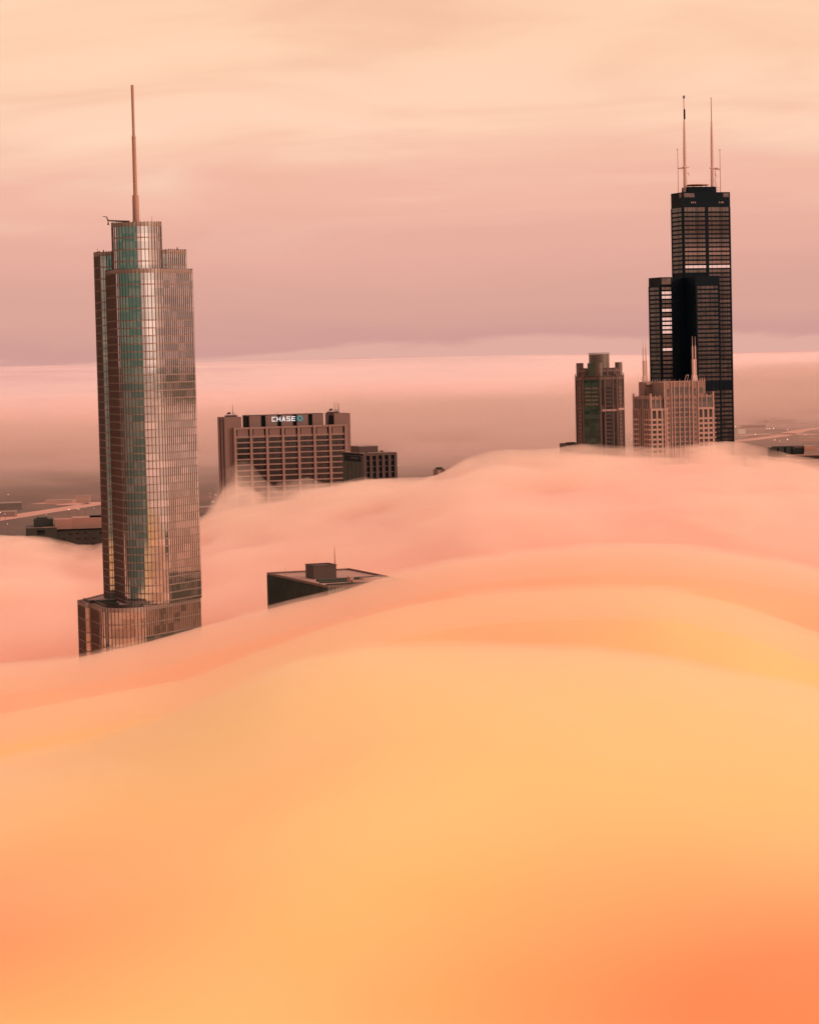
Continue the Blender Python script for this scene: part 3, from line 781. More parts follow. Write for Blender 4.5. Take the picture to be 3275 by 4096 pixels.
gb('corner_turret', M['granite'], (16.5, 24.2, 5, 20, Z2 - 2, Z3 + .3))
gb('corner_fin', M['granite_light'], (-27.2, -25.9, .4, 1.6, Z1, Z2 + 2.6), (28.4, 29.6, .4, 1.6, Z1, Z2 + 3.0), (-27.4, -26.2, 33, 34.5, Z1, Z2 + 2.6), (-27.3, -26.4, 14.3, 15.5, Z1, Z2 + 1))
# piers of the centre bay and shoulders
pr = MB()
for xz in (585, 690, 730, 803, 875, 948, 1000, 1085): pr.box(xg(xz) - .38, xg(xz) + .38, -.75, .1, ZB, Z3 + .6)
for xz in (462, 533): pr.box(xg(xz) - .3, xg(xz) + .3, .7, 1.3, Z1, Z2 + .9)
for xz in (1147, 1219): pr.box(xg(xz) - .3, xg(xz) + .3, .7, 1.3, Z1, Z2 + .9)
for xz in (395, 475, 550, 625): pr.box(xg(xz) - .75, xg(xz) + .75, -.05, .52, ZB, Z1)
for xz in (1088, 1160, 1234, 1308): pr.box(xg(xz) - .75, xg(xz) + .75, -.05, .52, ZB, Z1)
for k in range(8): y = 3 + k * 4.1; pr.box(-27.95, -27.25, y - .4, y + .4, ZB, Z1)
for k in range(8): y = 3 + k * 4.1; pr.box(-27.0, -26.6, y - .3, y + .3, Z1, Z2 + .5)
for k in range(8): x = -21 + k * 1.0; pr.box(x - .15, x + .15, 24.6, 25.05, Z2, Z3 - 3)
pr.build('pier', M['granite_light'], gran)
# spandrels of the shoulders
sb = MB()
RH = 73 / 3.748 * .203
zr = zg(1245)
k = 0
while zr - k * RH > 190:
    for a, b in ((xg(385), xg(635)), (xg(1080), xg(1320))): sb.box(a, b, .12, .52, zr - k * RH - 1.6, zr - k * RH)
    for y0 in (2, 22): sb.box(-27.8, -27.25, y0, y0 + 11, zr - k * RH - 1.4, zr - k * RH)
    sb.box(29.85, 30.9, .2, 1.6, zr - k * RH - 1.2, zr - k * RH - .2)
    sb.box(-28.6, -27.2, .1, 1.4, zr - k * RH - 1.2, zr - k * RH - .2)
    k += 1
for a, b in ((xg(385), xg(640)), (xg(1080), xg(1330))): sb.box(a, b, -.08, .5, Z1 - 1.6, Z1 + .02)
sb.build('spandrel', M['granite_light'], gran)
# finials
class FI:
    def rod(s, *a):
        m_ = MB(); m_.rod(*a); m_.build('finial', M['granite_light'], gran)
    def box(s, *a):
        m_ = MB(); m_.box(*a); m_.build('merlon', M['granite_light'], gran)
fi = FI()
for k in range(14):
    x = -14.6 + k * 29.2 / 13
    if k % 2 == 0: fi.rod((x, -.2, Z3), (x, -.2, Z3 + 2.6), .42, .05, 6)
    else: fi.box(x - .9, x + .9, -.3, .3, Z3, Z3 + .8)
for k in range(9): x = -21 + k * 2.4; fi.rod((x, 25.2, Z3), (x, 25.2, Z3 + 2.4), .4, .05, 6)
for x in (17.2, 19.4, 21.6, 23.6): fi.rod((x, 5.4, Z3), (x, 5.4, Z3 + 3.4), .6, .12, 6)
for k in range(4): fi.rod((-25.8 + k * 3.4, 1.4, Z2), (-25.8 + k * 3.4, 1.4, Z2 + 1.8), .35, .05, 6)
for k in range(4): fi.rod((17 + k * 3.4, 1.4, Z2), (17 + k * 3.4, 1.4, Z2 + 1.8), .35, .05, 6)
for k in range(7): fi.rod((-26.5, 4 + k * 4.2, Z2), (-26.5, 4 + k * 4.2, Z2 + 1.5), .35, .05, 6)
lou = LO(M['grey_glass'], gran)
lou.box(-15.2, -8, 24.9, 25.1, Z2 + .5, Z3 - 3.4); lou.box(-20.6, -18.8, 24.7, 25.1, Z2 + .5, Z3 - 5)
for a, b in ((396, 455), (468, 527), (540, 583)): lou.box(xg(a), xg(b), 1.05, 1.25, Z1 + .4, Z2 - 2.4)
for a, b in ((1100, 1140), (1153, 1213), (1226, 1300)): lou.box(xg(a), xg(b), 1.05, 1.25, Z1 + .4, Z2 - 1.6)
lou.box(-26.9, -26.6, 3, 32, Z1 + .4, Z2 - 2)
# windows
wproto = {}; nwin = 0; wrest = MB()
def gwin(xc, w_, z0, h, y, mat='dark_glass', stuff=False):
    global nwin
    if stuff or nwin >= 98:
        wrest.box(xc - w_ / 2, xc + w_ / 2, y - .06, y + .05, z0, z0 + h); return
    key = (round(w_, 1), round(h, 1), mat)
    if key not in wproto:
        q = MB(); q.box(-w_ / 2, w_ / 2, -.06, .05, 0, h); wproto[key] = o = q.build('window', M[mat], gran)
        q = MB(); q.box(-.09, .09, -.12, -.055, 0, h); q.build('mullion', M['brown_stone'], o)
    else:
        o = copyobj(wproto[key], gran)
        for ch in list(wproto[key].children): copyobj(ch, o)
    o.location = (xc, y, z0); nwin += 1
for cols3 in ((435, 512, 588), (1124, 1197, 1271)):
    for xz in cols3:
        gwin(xg(xz), 2.9, Z1 - 8.1, 6.2, .5)
        for k in range(7): gwin(xg(xz), 2.9, zr - (k + 1) * RH + .05 + .0, RH - 1.75, .5)
for xz in (645, 1040):
    gwin(xg(xz), 2.0, zg(915), 6.0, 0.0, 'grey_glass')
    for k in range(9): gwin(xg(xz), 1.9, zg(1000) - k * RH * 1.0, 2.1, 0.0, 'grey_glass')
for a, b in ((697, 722), (740, 795), (812, 866), (884, 940), (957, 990)):
    gwin((xg(a) + xg(b)) / 2, xg(b) - xg(a), zg(900), 6.4, 0.0, 'grey_glass', True)
    for k in range(10): gwin((xg(a) + xg(b)) / 2, xg(b) - xg(a), zg(1000) - k * RH, 2.7, 0.0, 'grey_glass', True)
for y0 in (3.6, 24):
    for j in range(2):
        for k in range(7): wrest.box(-27.42, -27.2, y0 + j * 4.1, y0 + j * 4.1 + 3.2, zr - (k + 1) * RH + .3, zr - k * RH - 1.5)
        wrest.box(-27.42, -27.2, y0 + j * 4.1, y0 + j * 4.1 + 3.2, Z1 - 8, Z1 - 2)
wrest.box(-27.5, -27.2, 14.6, 21.5, ZB, Z1 - .5)
wrest.box(19, 21.8, 4.88, 5.1, Z2 + 2, Z3 - 5)
o = wrest.build('window', M['grey_glass'], gran); o['kind'] = 'stuff'
# paired spires
def spires(x, y, zbase, ztop, name='twin_spire'):
    r = empty(name, (x, y, zbase)); r.parent = gran
    H = ztop - zbase
    q = MB(); q.box(-1.95, 1.95, -1.4, 1.4, 0, H * .14); q.box(-1.6, 1.6, -1.1, 1.1, H * .14, H * .49)
    for s_ in (-1, 1): q.rod((s_ * 1.1, -1.15, 0), (s_ * 1.1, -1.15, H * .49), .32)
    q.build('spire_base', M['white_paint'], r)
    for s_ in (-1, 1):
        q = MB(); q.lathe(s_ * 1.22, 0, [(.5, H * .49), (.52, H * .6), (.54, H * .74), (.45, H * .77), (.2, H * .80), (.14, H * .97), (.04, H)], 10)
        q.build('needle', M['white_paint'], r)
spires(xg(1060), 3.0, Z3, zg(20)); spires(-27.0 + 8.2, 28, Z3, zg(28))
# maintenance frame on the roof
q = MB()
for x in (xg(905), xg(940)): q.rod((x, 2, Z3), (x + 1.6, 2, Z3 + 5.4), .16)
q.rod((xg(905) + 1.6, 2, Z3 + 5.4), (xg(972), 2, Z3 + 5.5), .16)
q.build('roof_hoist', M['white_paint'], gran)
gb('roof_trough', M['granite_light'], (-15, -8.5, 23, 24.6, Z3 - 3, Z3 - .3), (-19.5, -15.2, 23, 24.6, Z3 - 2, Z3))
# ================================================================== octagonal tower with crown of drums
OD = 2620.0
o_, r_ = frame_at(2398, 1600, OD, GRID)
octo = tag(empty('office_tower', o_, r_), 'brown octagonal office tower topped by a round drum among smaller drums', 'office tower')
sO = OD / F
zo = lambda yz: zof(2398, 1380 + yz / 4.687, OD)
L8 = 17.0; R8 = L8 / (2 * sin(pi / 8))
def octp(s_=1.0): return [(R8 * s_ * cos(pi / 8 + i * pi / 4), R8 * s_ * sin(pi / 8 + i * pi / 4)) for i in range(8)]
ZO1, ZO2, ZO3 = zo(578), zo(432), zo(420)
q = MB(); q.prism(octp(), 120, ZO1); q.build('shaft', M['brown_stone'], octo)
q = MB(); q.prism(octp(.89), ZO1 - 1, ZO2); q.build('upper_tier', M['brown_stone'], octo)
q = MB()
n_ = octp(.905); 
q.prism(octp(.90), ZO2 - 3.2, ZO2 - 1.4); q.prism(octp(1.012), ZO1 - 3.2, ZO1 - 1.2)
q.build('cornice', M['brown_light'], octo)
def onface(i, t, off, s_=1.0):
    """point on octagon face i (0 = facing north toward the viewer, counting to the left/east), t metres along from its centre"""
    a = -pi / 2 - i * pi / 4
    ap = R8 * s_ * cos(pi / 8) + off
    return (ap * cos(a) - t * sin(a) * -1 * -1, ap * sin(a) + t * cos(a) * 1, a)
def slab(q, i, t0, t1, z0, z1, off0, off1, s_=1.0):
    a = -pi / 2 - i * pi / 4; ap = R8 * s_ * cos(pi / 8); ux, uy = -sin(a), cos(a)
    P = [(cos(a) * (ap + off1) + ux * t0, sin(a) * (ap + off1) + uy * t0), (cos(a) * (ap + off1) + ux * t1, sin(a) * (ap + off1) + uy * t1),
         (cos(a) * (ap + off0) + ux * t1, sin(a) * (ap + off0) + uy * t1), (cos(a) * (ap + off0) + ux * t0, sin(a) * (ap + off0) + uy * t0)]
    q.prism(P, z0, z1)
RO = 73.5 / 4.687 * sO
ob = []
q = MB(); 
for i in range(-1, 3): 
    for t in (-8.1, -4.2, 4.2, 8.1): slab(q, i, t - .45, t + .45, 120, ZO1 + (2.2 if abs(t) > 5 else .5), 0, .55)
for i in range(-1, 3):
    for t in (-6.6, 0, 6.6): slab(q, i, t - .7, t + .7, ZO1, ZO2 + .4, 0, .5, .89)
q.build('pier', M['brown_light'], octo)
q = MB()
for i in (0, 2, -1):                       # dark glass strips flanking the window columns
    for t in (-6.4, 6.4):
        slab(q, i, t - 1.3, t + 1.3, 120, zo(1200) , -.1, .08); slab(q, i, t - 1.3, t + 1.3, zo(1120), zo(650), -.1, .08)
for i in range(-1, 3):
    for t in (-3.3, 3.3): slab(q, i, t - 2.0, t + 2.0, ZO1 + 1, ZO2 - 4, -.1, .08, .89)
q.build('glass_strip', M['dark_glass'], octo)
nwo = 0
k = 0
while zo(800) - k * RO > 195:
    z = zo(800) - k * RO - 1.0
    for i in (0, -1, 2):
        q = MB(); slab(q, i, -2.6, 2.6, z - .2, z + (1.5 if i == 0 else 1.7), -.1, .12); q.build('window', M['dark_glass'] if i == 0 else M['brown_light'], octo)
    for t in ((-3.5, 3.5) if k < 7 else (0,)):
        q = MB(); w_ = 3.1 if k < 7 else 6.8; slab(q, 1, t - w_, t + w_, z - .2, z + 1.7, -.1, .60); q.build('window', M['pale_olive'] if k < 5 else M['green_glass'], octo)
    k += 1
q = MB(); slab(q, 1, -7.4, 7.4, 120, zo(640), -.1, .57); q.build('glass_bay', M['green_glass'], octo)
q = MB(); slab(q, 0, -7.2, -3, zo(1238), zo(1198), -.1, .62); slab(q, 0, -2.7, 2.7, zo(1238), zo(1198), -.1, .64); slab(q, 0, 3, 7.2, zo(1238), zo(1198), -.1, .62)
slab(q, -1, -7.2, 7.2, zo(1225), zo(1185), -.1, .62); q.build('belt_course', M['granite_light'], octo)
q = MB(); rr = 190 / 4.687 * sO
q.lathe(0, 0, [(rr, ZO2 - 2), (rr, zo(170)), (rr - .4, zo(170)), (rr - .4, zo(172)), (.1, zo(172))], 36); q.build('drum', M['drum_glass'], octo, False)
q = MB(); q.lathe(0, 0, [(rr + .02, zo(158)), (rr + .25, zo(157)), (rr + .25, zo(147)), (rr - .3, zo(146))], 36)
for i in range(18): q.rod((rr * cos(i * pi / 9), rr * sin(i * pi / 9), zo(172)), (rr * cos(i * pi / 9), rr * sin(i * pi / 9), zo(150)), .12)
q.build('drum_rim', M['brown_light'], octo)
for i in range(4):
    a = pi / 4 + i * pi / 2; cx, cyy = 18.0 * cos(a + R(20)) , 18.0 * sin(a + R(20))
    q = MB(); q.lathe(cx, cyy, [(3.4, ZO1), (3.4, zo(336)), (3.55, zo(336)), (3.55, zo(330)), (.1, zo(329))], 20); q.build('corner_drum', M['drum_glass'], octo)
q = MB(); slab(q, 1, -4.2, 3.6, zo(640), zo(335), -6, .9, .89); q.build('glass_atrium', M['atrium_glass'], octo)

# ================================================================== bank tower with frame of window bays
CD = 2004.0
sC = CD / F
o_, r_ = frame_at(840 + 215 / 2.155, 1580 + 285 / 2.155, CD, GRID)
bank = tag(empty('office_tower', o_, r_), 'wide concrete office tower with seven window bays and lit white rooftop lettering', 'office tower')
kx = sC / 2.155 / .955
xc = lambda xz: (xz - 215) * kx
zc_ = lambda yz: zof(840 + 215 / 2.155, 1580 + yz / 2.155, CD)
ZF = zc_(283)
NB = 7; pitch = 137 * kx; WF = NB * pitch
def cb(name, mat, *boxes, parent=None):
    q = MB()
    for b in boxes: q.box(*b)
    return q.build(name, mat, parent or bank)
cb('body', M['deep_dark'], (0.2, WF - .2, 1.5, 20, 100, ZF - .4))
fr = MB(); pw = 20 * kx / 2
for k in range(NB + 1): fr.box(k * pitch - pw, k * pitch + pw, -.6, 1.6, 100, ZF)
fr.box(-pw, WF + pw, -.2, 2.5, ZF - 1.3, ZF + .02)
fr.build('frame', M['concrete_light'], bank)
fl = MB(); FHc = 48.5 / 2.155 * sC
zrow = zc_(372); rows = 12
fl.box(pw, WF - pw, .1, 1.7, zrow - .2, zrow + 1.2)
for k in range(1, rows):
    z = zrow - k * FHc; fl.box(pw, WF - pw, -.1, 1.7, z + .1, z + 1.05)
fl.build('floor_slab', M['concrete_light'], bank)
first = None
for k in range(rows):
    for b in range(NB):
        x = b * pitch + pitch / 2; z = zrow - k * FHc - FHc + 1.2
        if first is None:
            q = MB(); q.prism([(-pitch / 2 + pw, 1.2), (pitch / 2 - pw, 1.2), (pitch / 2 - pw, 1.55), (-pitch / 2 + pw, 1.55)], 0, FHc - 1.25); first = o = q.build('window', M['dark_glass'], bank)
            q = MB()
            for t in (-4, -2, 0, 2, 4): q.box(t - .07, t + .07, 1.08, 1.22, 0, FHc - 1.25)
            q.build('mullion', M['dark_steel'], o)
        else:
            o = copyobj(first, bank)
            for ch in list(first.children): copyobj(ch, o)
        o.location = (x, 0, z)
pf = None
for b in range(NB):
    x = b * pitch + pitch / 2
    if pf is None: q = MB(); q.box(-92 * kx / 2, 92 * kx / 2, .5, 1.5, 0, 60 / 2.155 * sC); pf = o = q.build('infill_panel', M['concrete'], bank)
    else: o = copyobj(pf, bank)
    o.location = (x, 0, zrow + 1.25)
o = cb('end_slab', M['concrete'], (xc(135), xc(281), 2.2, 20, 100, zc_(190)))
s_ = MB(); s_.box(xc(135) - .12, xc(135) + .05, 4.2, 6.2, 100, zc_(205)); s_.box(xc(135) - .12, xc(135) + .05, 12.2, 14.2, 100, zc_(205)); s_.build('window_slit', M['deep_dark'], o)
o = cb('end_slab', M['concrete'], (xc(1085), xc(1224), 2.2, 23, 100, zc_(186)))
cb('door_recess', M['deep_dark'], (xc(1085) - .1, xc(1085) + .1, 4, 15, ZF - .5, zc_(205)), parent=o)
ph = cb('penthouse', M['deep_dark'], (xc(352), xc(1002), 6.8, 20, ZF - .5, zc_(188)))
for a, b in ((360, 460), (500, 600), (637, 735), (772, 870), (907, 1003)):
    cb('penthouse_panel', M['concrete'], (xc(a), xc(b), 5.6, 7.5, ZF - .4, zc_(186.5)))
cb('penthouse_coping', M['dark_steel'], (xc(350), xc(1004), 5.9, 20.2, zc_(187.5), zc_(181)))
def roof_kit(x, y, z, big):
    q = MB(); q.box(x - 4, x + 4, y, y + 5, z, z + 1.2)
    q.rod((x + 1, y + 1, z + 1), (x + 1, y + 1, z + (9 if not big else 8)), .22, .12)
    if big: q.rod((x + 4, y + 1, z + .5), (x + 4, y + 1, z + 7.5), .4, .15); q.rod((x + 2.6, y + 1, z + .5), (x + 2.6, y + 1, z + 7.8), .15, .1)
    for i in range(7): q.rod((x - 4 + i * 1.1, y, z + 1.1), (x - 4 + i * 1.1 + .4 * sin(i * 2), y, z + 2 + 1.4 * abs(sin(i * 1.7))), .16)
    q.rod((x - 3.6, y - .4, z + 2.4), (x - 1.6, y - .4, z + 3.0), .5, .9)
    q.build('roof_antennas', M['dark_steel'], bank)
roof_kit(xc(210), 5, zc_(190), False); roof_kit(xc(1085) + 1, 6, zc_(186), True)
q = MB()
for xz, h in ((345, 1.6), (372, 1.2), (616, 2.0), (690, 1.0)): q.rod((xc(xz), 8, zc_(182)), (xc(xz), 8, zc_(182) + h), .14)
q.build('roof_vent', M['dark_steel'], bank)
# lettering on the penthouse
sign = tag(empty('rooftop_sign', bank.location, GRID), 'lit white CHASE letters with a blue octagon on the concrete tower', 'sign')
# per-letter strokes on a 5 x 6 grid (squared lettering)
STR = {'C': [(0, 0, 5, 1.0), (0, 1.0, 1.0, 5.0), (0, 5.0, 5, 6)],
       'H': [(0, 0, 1.0, 6), (4, 0, 5, 6), (1.0, 2.5, 4, 3.5)],
       'S': [(0, 0, 5, 1.0), (4, 1.0, 5, 2.5), (0, 2.5, 5, 3.5), (0, 3.5, 1.0, 5), (0, 5, 5, 6)],
       'E': [(0, 0, 1.0, 6), (1.0, 0, 5, 1.0), (1.0, 2.5, 4.6, 3.5), (1.0, 5, 5, 6)]}
def seg(q, x0, z0, x1, z1, y0, y1, ch=0.0):
    P = [(x0 + ch, z0), (x1, z0), (x1, z1), (x0 + ch, z1), (x0, z1 - ch), (x0, z0 + ch)] if ch else [(x0, z0), (x1, z0), (x1, z1), (x0, z1)]
    n = len(P); k = len(q.v)
    q.v += [(x, y0, z) for x, z in P]; q.f.append(tuple(range(k, k + n))); q.uv.append([(0, 0)] * n)
    k = len(q.v); q.v += [(x, y1, z) for x, z in reversed(P)]; q.f.append(tuple(range(k, k + n))); q.uv.append([(0, 0)] * n)
    for i in range(n):
        a, b = P[i], P[(i + 1) % n]; q.quad((a[0], y0, a[1]), (a[0], y1, a[1]), (b[0], y1, b[1]), (b[0], y0, b[1]))
lw_ = 33 * kx; lh = 40 / 2.155 * sC; zb = zc_(241); gap = 42.5 * kx
for i, ch in enumerate('CHASE'):
    q = MB(); x0 = xc(553) + i * gap; su, sv_ = lw_ / 5, lh / 6
    if ch == 'A':
        for xa, xb in ((0, 2.5), (5, 2.5)):
            q_ = [(xa - .0, 0), (xa + (1.1 if xa == 0 else -1.1), 0), (2.5 + (.55 if xa == 0 else -.55), 6), (2.5 - (.55 if xa == 0 else -.55), 6)]
            P = [(x0 + a * su, zb + b * sv_) for a, b in q_]
            if xa: P = P[::-1]
            yy = 5.0 if xa == 0 else 4.98
            k = len(q.v); q.v += [(x, yy, z) for x, z in P]; q.f.append((k, k + 1, k + 2, k + 3)); q.uv.append([(0, 0)] * 4)
            k = len(q.v); q.v += [(x, 5.3, z) for x, z in P[::-1]]; q.f.append((k, k + 1, k + 2, k + 3)); q.uv.append([(0, 0)] * 4)
            for m_ in range(4):
                a, b = P[m_], P[(m_ + 1) % 4]; q.quad((a[0], yy, a[1]), (a[0], 5.3, a[1]), (b[0], 5.3, b[1]), (b[0], yy, b[1]))
        seg(q, x0 + 1.2 * su, zb + 1.2 * sv_, x0 + 3.8 * su, zb + 2.1 * sv_, 5.02, 5.28)
    else:
        for (a, b, c, d_) in STR[ch]:
            seg(q, x0 + a * su, zb + b * sv_, x0 + c * su, zb + d_ * sv_, 5.0, 5.3)
    q.build('letter', M['sign_white'], sign)
ocx, ocz, oR = xc(796), zb + lh * .5, 25 * kx
for i in range(4):                      # ring of four wedges round a square hole
    q = MB(); a = i * pi / 2
    P = [(.42, -.42), (1.0, -.42), (1.0, .42), (.42, 1.0), (.36, 1.0), (.36, -.42)]
    P = [(.40, -.96), (.96, -.40), (.96, .36), (.40, .36)]
    P = [(ocx + oR * (x * cos(a) - z * sin(a)), ocz + oR * (x * sin(a) + z * cos(a))) for x, z in P]
    k = len(q.v); q.v += [(x, 5.0, z) for x, z in P]; q.f.append((k, k + 1, k + 2, k + 3)); q.uv.append([(0, 0)] * 4)
    k = len(q.v); q.v += [(x, 5.3, z) for x, z in P[::-1]]; q.f.append((k, k + 1, k + 2, k + 3)); q.uv.append([(0, 0)] * 4)
    for m_ in range(4):
        c1, d1 = P[m_], P[(m_ + 1) % 4]; q.quad((c1[0], 5.0, c1[1]), (c1[0], 5.3, c1[1]), (d1[0], 5.3, d1[1]), (d1[0], 5.0, d1[1]))
    q.build('logo_wedge', M['sign_teal'], sign)
q = MB()
for xz in (560, 640, 720, 800): q.box(xc(xz), xc(xz) + .25, 5.3, 5.6, zb, zb + lh)
q.build('sign_bracket', M['dark_steel'], sign)

# ================================================================== dark pier building beside the bank tower
DD = 1850.0; sD = DD / F
o_, r_ = frame_at(1300 + 790 / 5.07, 1600 + 1092 / 5.07, DD, GRID)
dkb = tag(empty('office_block', o_, r_), 'dark brown office block with tall window slots beside the concrete tower', 'office block')
kd = sD / 5.07 / .945
zd = lambda yz: zof(1300 + 790 / 5.07, 1600 + yz / 5.07, DD)
ZD = zd(1092); Wd = (1445 - 790) * kd
q = MB(); q.box(0, Wd, 0.6, 44, 80, ZD); q.build('body', M['deep_dark'], dkb)
q = MB()
for k in range(6): x = .5 + k * (Wd - 1) / 5; q.box(x - .95, x + .95, -.3, .62, 80, ZD)
q.box(-.3, Wd + .3, -.35, .7, ZD - 1.4, ZD + .4); q.build('pier', M['brown_stone'], dkb)
q = MB(); q.box(-.3, Wd + .3, .75, 44.5, ZD + .005, ZD + .35); q.build('roof', M['terrace'], dkb)
q = MB(); q.box(-.25, .1, 0.8, 44, 80, ZD - 1.4)
for k in range(5): q.box(-.5, -.2, 1 + k * 8, 2.4 + k * 8, 80, ZD - 6.5)
q.build('side_wall', M['dark_olive'], dkb)
q = MB(); q.box(-.4, -.2, 6, 40, ZD - 5.6, ZD - 1.8); q.build('loggia', M['deep_dark'], dkb)
q = MB(); q.box(-.6, -.3, 10, 26, ZD - 3.6, ZD - 2.6); q.build('soffit', M['dark_olive'], dkb)
q = MB(); q.box(1.0, 14, 12, 30, ZD + .3, ZD + 4.4); q.build('penthouse', M['brown_stone'], dkb)
q = MB(); q.box(.8, 14.2, 11.8, 30.2, ZD + 4.4, ZD + 4.7); q.build('penthouse_roof', M['roof_gravel'], dkb)
q = MB(); q.box(15.5, 17, 10, 12, ZD + .3, ZD + 1.4); q.box(3, 4.2, 4, 6, ZD + .3, ZD + 1.1); q.build('roof_unit', M['brown_stone'], dkb)
q = MB()
for k in range(5):
    x = .5 + (k + .5) * (Wd - 1) / 5
    for j in range(9): q.box(x - 1.3, x + 1.3, .4, .62, ZD - 5 - j * 3.9, ZD - 4.3 - j * 3.9)
q.build('spandrel', M['brown_stone'], dkb)

# ================================================================== black slab whose roof is seen from above
ID = 1144.0
o_, r_ = frame_at(1309, 2345, ID, GRID)
slab_ = tag(empty('office_slab', o_, r_), 'black flat-roofed office slab with a boxy penthouse, mostly sunk in the fog', 'office slab')
ZI = zof(1320, 2345, ID)
q = MB(); q.box(0, 38, 0, 84, 60, ZI - .8); q.build('body', M['slab_glass'], slab_)
q = MB()
for k in range(56): y = .75 + k * 1.5; q.box(-.22, .02, y - .09, y + .09, 60, ZI - .6)
for k in range(26): x = .25 + k * 1.5; q.box(x - .09, x + .09, -.22, .02, 60, ZI - .6)
q.build('mullion', M['black_metal'], slab_)
q = MB(); q.strip([(.2, .2), (37.8, .2), (37.8, 83.8), (.2, 83.8)], ZI - .8, ZI + .25, .5, True); q.build('parapet', M['brown_light'], slab_)
q = MB(); q.box(.5, 37.5, .5, 83.5, ZI - .8, ZI - .55); q.build('roof', M['roof_pale'], slab_)
q = MB(); q.box(8.5, 18.7, 44, 55, ZI - .54, ZI + 4.9); q.build('penthouse', M['brown_stone'], slab_)
q = MB(); q.strip([(8.5, 44), (18.7, 44), (18.7, 55), (8.5, 55)], ZI + 4.9, ZI + 5.4, .4, True); q.build('penthouse_parapet', M['brown_stone'], slab_)
q = MB(); q.box(6, 34, 30, 33, ZI - .54, ZI + .5); q.box(3, 34, 10, 11, ZI - .54, ZI + .1); q.box(4, 30, 22, 23, ZI - .54, ZI + .1); q.build('roof_duct', M['dark_olive'], slab_)
q = MB(); q.prism([(14, 12), (15.6, 12), (15.6, 16), (14, 16)], ZI - .54, ZI + 2.3); q.box(15.6, 20, 12.4, 15.6, ZI - .54, ZI + .7); q.box(20.5, 29, 14, 19, ZI - .54, ZI + 1.2); q.build('stair_hut', M['pale_wall'], slab_)
q = MB(); q.box(14.4, 14.9, 11.95, 12.05, ZI - .2, ZI + 1.0); q.build('door', M['deep_dark'], slab_)
q = MB(); q.rod((18.3, 44.5, ZI + 4.9), (18.3, 44.5, ZI + 13.0), .3, .1); q.build('aerial', M['spire_steel'], slab_)
q = MB(); q.rod((3, 66, ZI - .5), (3, 66, ZI + 3.2), .12, .06); q.build('aerial', M['spire_steel'], slab_)

# ================================================================== lower blocks farther off
def gnd(px, py):
    v = ray(px, py); k = -CAM_Z / v.z; return (v.x * k, v.y * k)
# left: pale and dark roof blocks above the fog
LD = 2700.0; sL = LD / F
def X3(xz, yz, d): p = at(xz / 3.918, 1900 + yz / 3.918, d); return p
pc = X3(1000, 860, LD)
lb = tag(empty('office_block', (pc.x, pc.y, 0), R(8)), 'broad pale block with rooftop boxes behind the silver skyscraper, low left', 'office block')
kl = sL / 3.918; zl = lambda yz: X3(1000, yz, LD).z
xl = lambda xz: (xz - 1000) * kl
def lbx(n, m, *b):
    q = MB()
    for c in b: q.box(*c)
    return q.build(n, M[m], lb)
lbx('body', 'dark_olive', (xl(900), xl(1900), 0, 60, 40, zl(866)))
lbx('wing', 'dark_olive', (xl(420), xl(898), -4, 50, 40, zl(812)))
lbx('wing_window', 'deep_dark', (xl(590), xl(710), -4.12, -3.9, zl(890), zl(850)), (xl(590), xl(710), -4.12, -3.9, zl(918), zl(900)))
lbx('rooftop_box', 'pale_wall', (xl(872), xl(1143), 6, 26, zl(866), zl(700)))
lbx('rooftop_box', 'pale_wall', (xl(1145), xl(1700), 10, 40, zl(866), zl(690)))
lbx('dark_penthouse', 'dark_olive', (xl(545), xl(845), 12, 40, zl(812), zl(690)), (xl(590), xl(760), 16, 30, zl(690), zl(668)))
lbx('roof_edge', 'granite_light', (xl(680), xl(905), -4.3, -3, zl(812), zl(803)), (xl(440), xl(680), -4.2, -3.4, zl(812), zl(808)))
lbx('cornice', 'deep_dark', (xl(905), xl(1890), -.8, .6, zl(872), zl(850)))
lbx('roof_plant', 'deep_dark', (xl(1420), xl(1600), 12, 24, zl(690), zl(665)))
q = MB()
for i in range(9):
    for j in range(5):
        if (i * 3 + j) % 4: q.box(xl(960) + i * 7.2, xl(960) + i * 7.2 + 3.6, -.1, .05, zl(940) - j * 5.2, zl(940) - j * 5.2 + 2.2)
o = q.build('window', M['dark_glass'], lb); o['kind'] = 'stuff'
# right edge: louvred block with pale tanks
RD = 2950.0; sR = RD / F
pr_ = at(2900 + 800 / 4.597, 1450 + 1545 / 4.597, RD)
rb = tag(empty('office_block', (pr_.x, pr_.y, 0), R(-4)), 'low olive block with pale rooftop boxes at the right edge above the fog', 'office block')
kr = sR / 4.597; zr_ = lambda yz: at(3100, 1450 + yz / 4.597, RD).z
xr = lambda xz: (xz - 800) * kr
def rbx(n, m, *b):
    q = MB()
    for c in b: q.box(*c)
    return q.build(n, M[m], rb)
rbx('body', 'dark_olive', (xr(800), xr(1430), 0, 30, 100, zr_(1575)), (xr(1100), xr(2300), -14, -.5, 100, zr_(1700)))
rbx('penthouse', 'dark_olive', (xr(860), xr(1250), -1, 14, zr_(1690), zr_(1545)))
rbx('rooftop_box', 'brown_light', (xr(1252), xr(1425), 1, 12, zr_(1600), zr_(1540)))
rbx('rooftop_box', 'pale_wall', (xr(1432), xr(1662), -6, 8, zr_(1612), zr_(1545)), (xr(1432), xr(2200), -8, 8, zr_(1650), zr_(1615)))
rbx('louvre', 'deep_dark', (xr(945), xr(972), -1.15, -.9, zr_(1680), zr_(1560)), (xr(1072), xr(1102), -1.15, -.9, zr_(1680), zr_(1560)), (xr(1200), xr(1222), -1.15, -.9, zr_(1680), zr_(1560)))
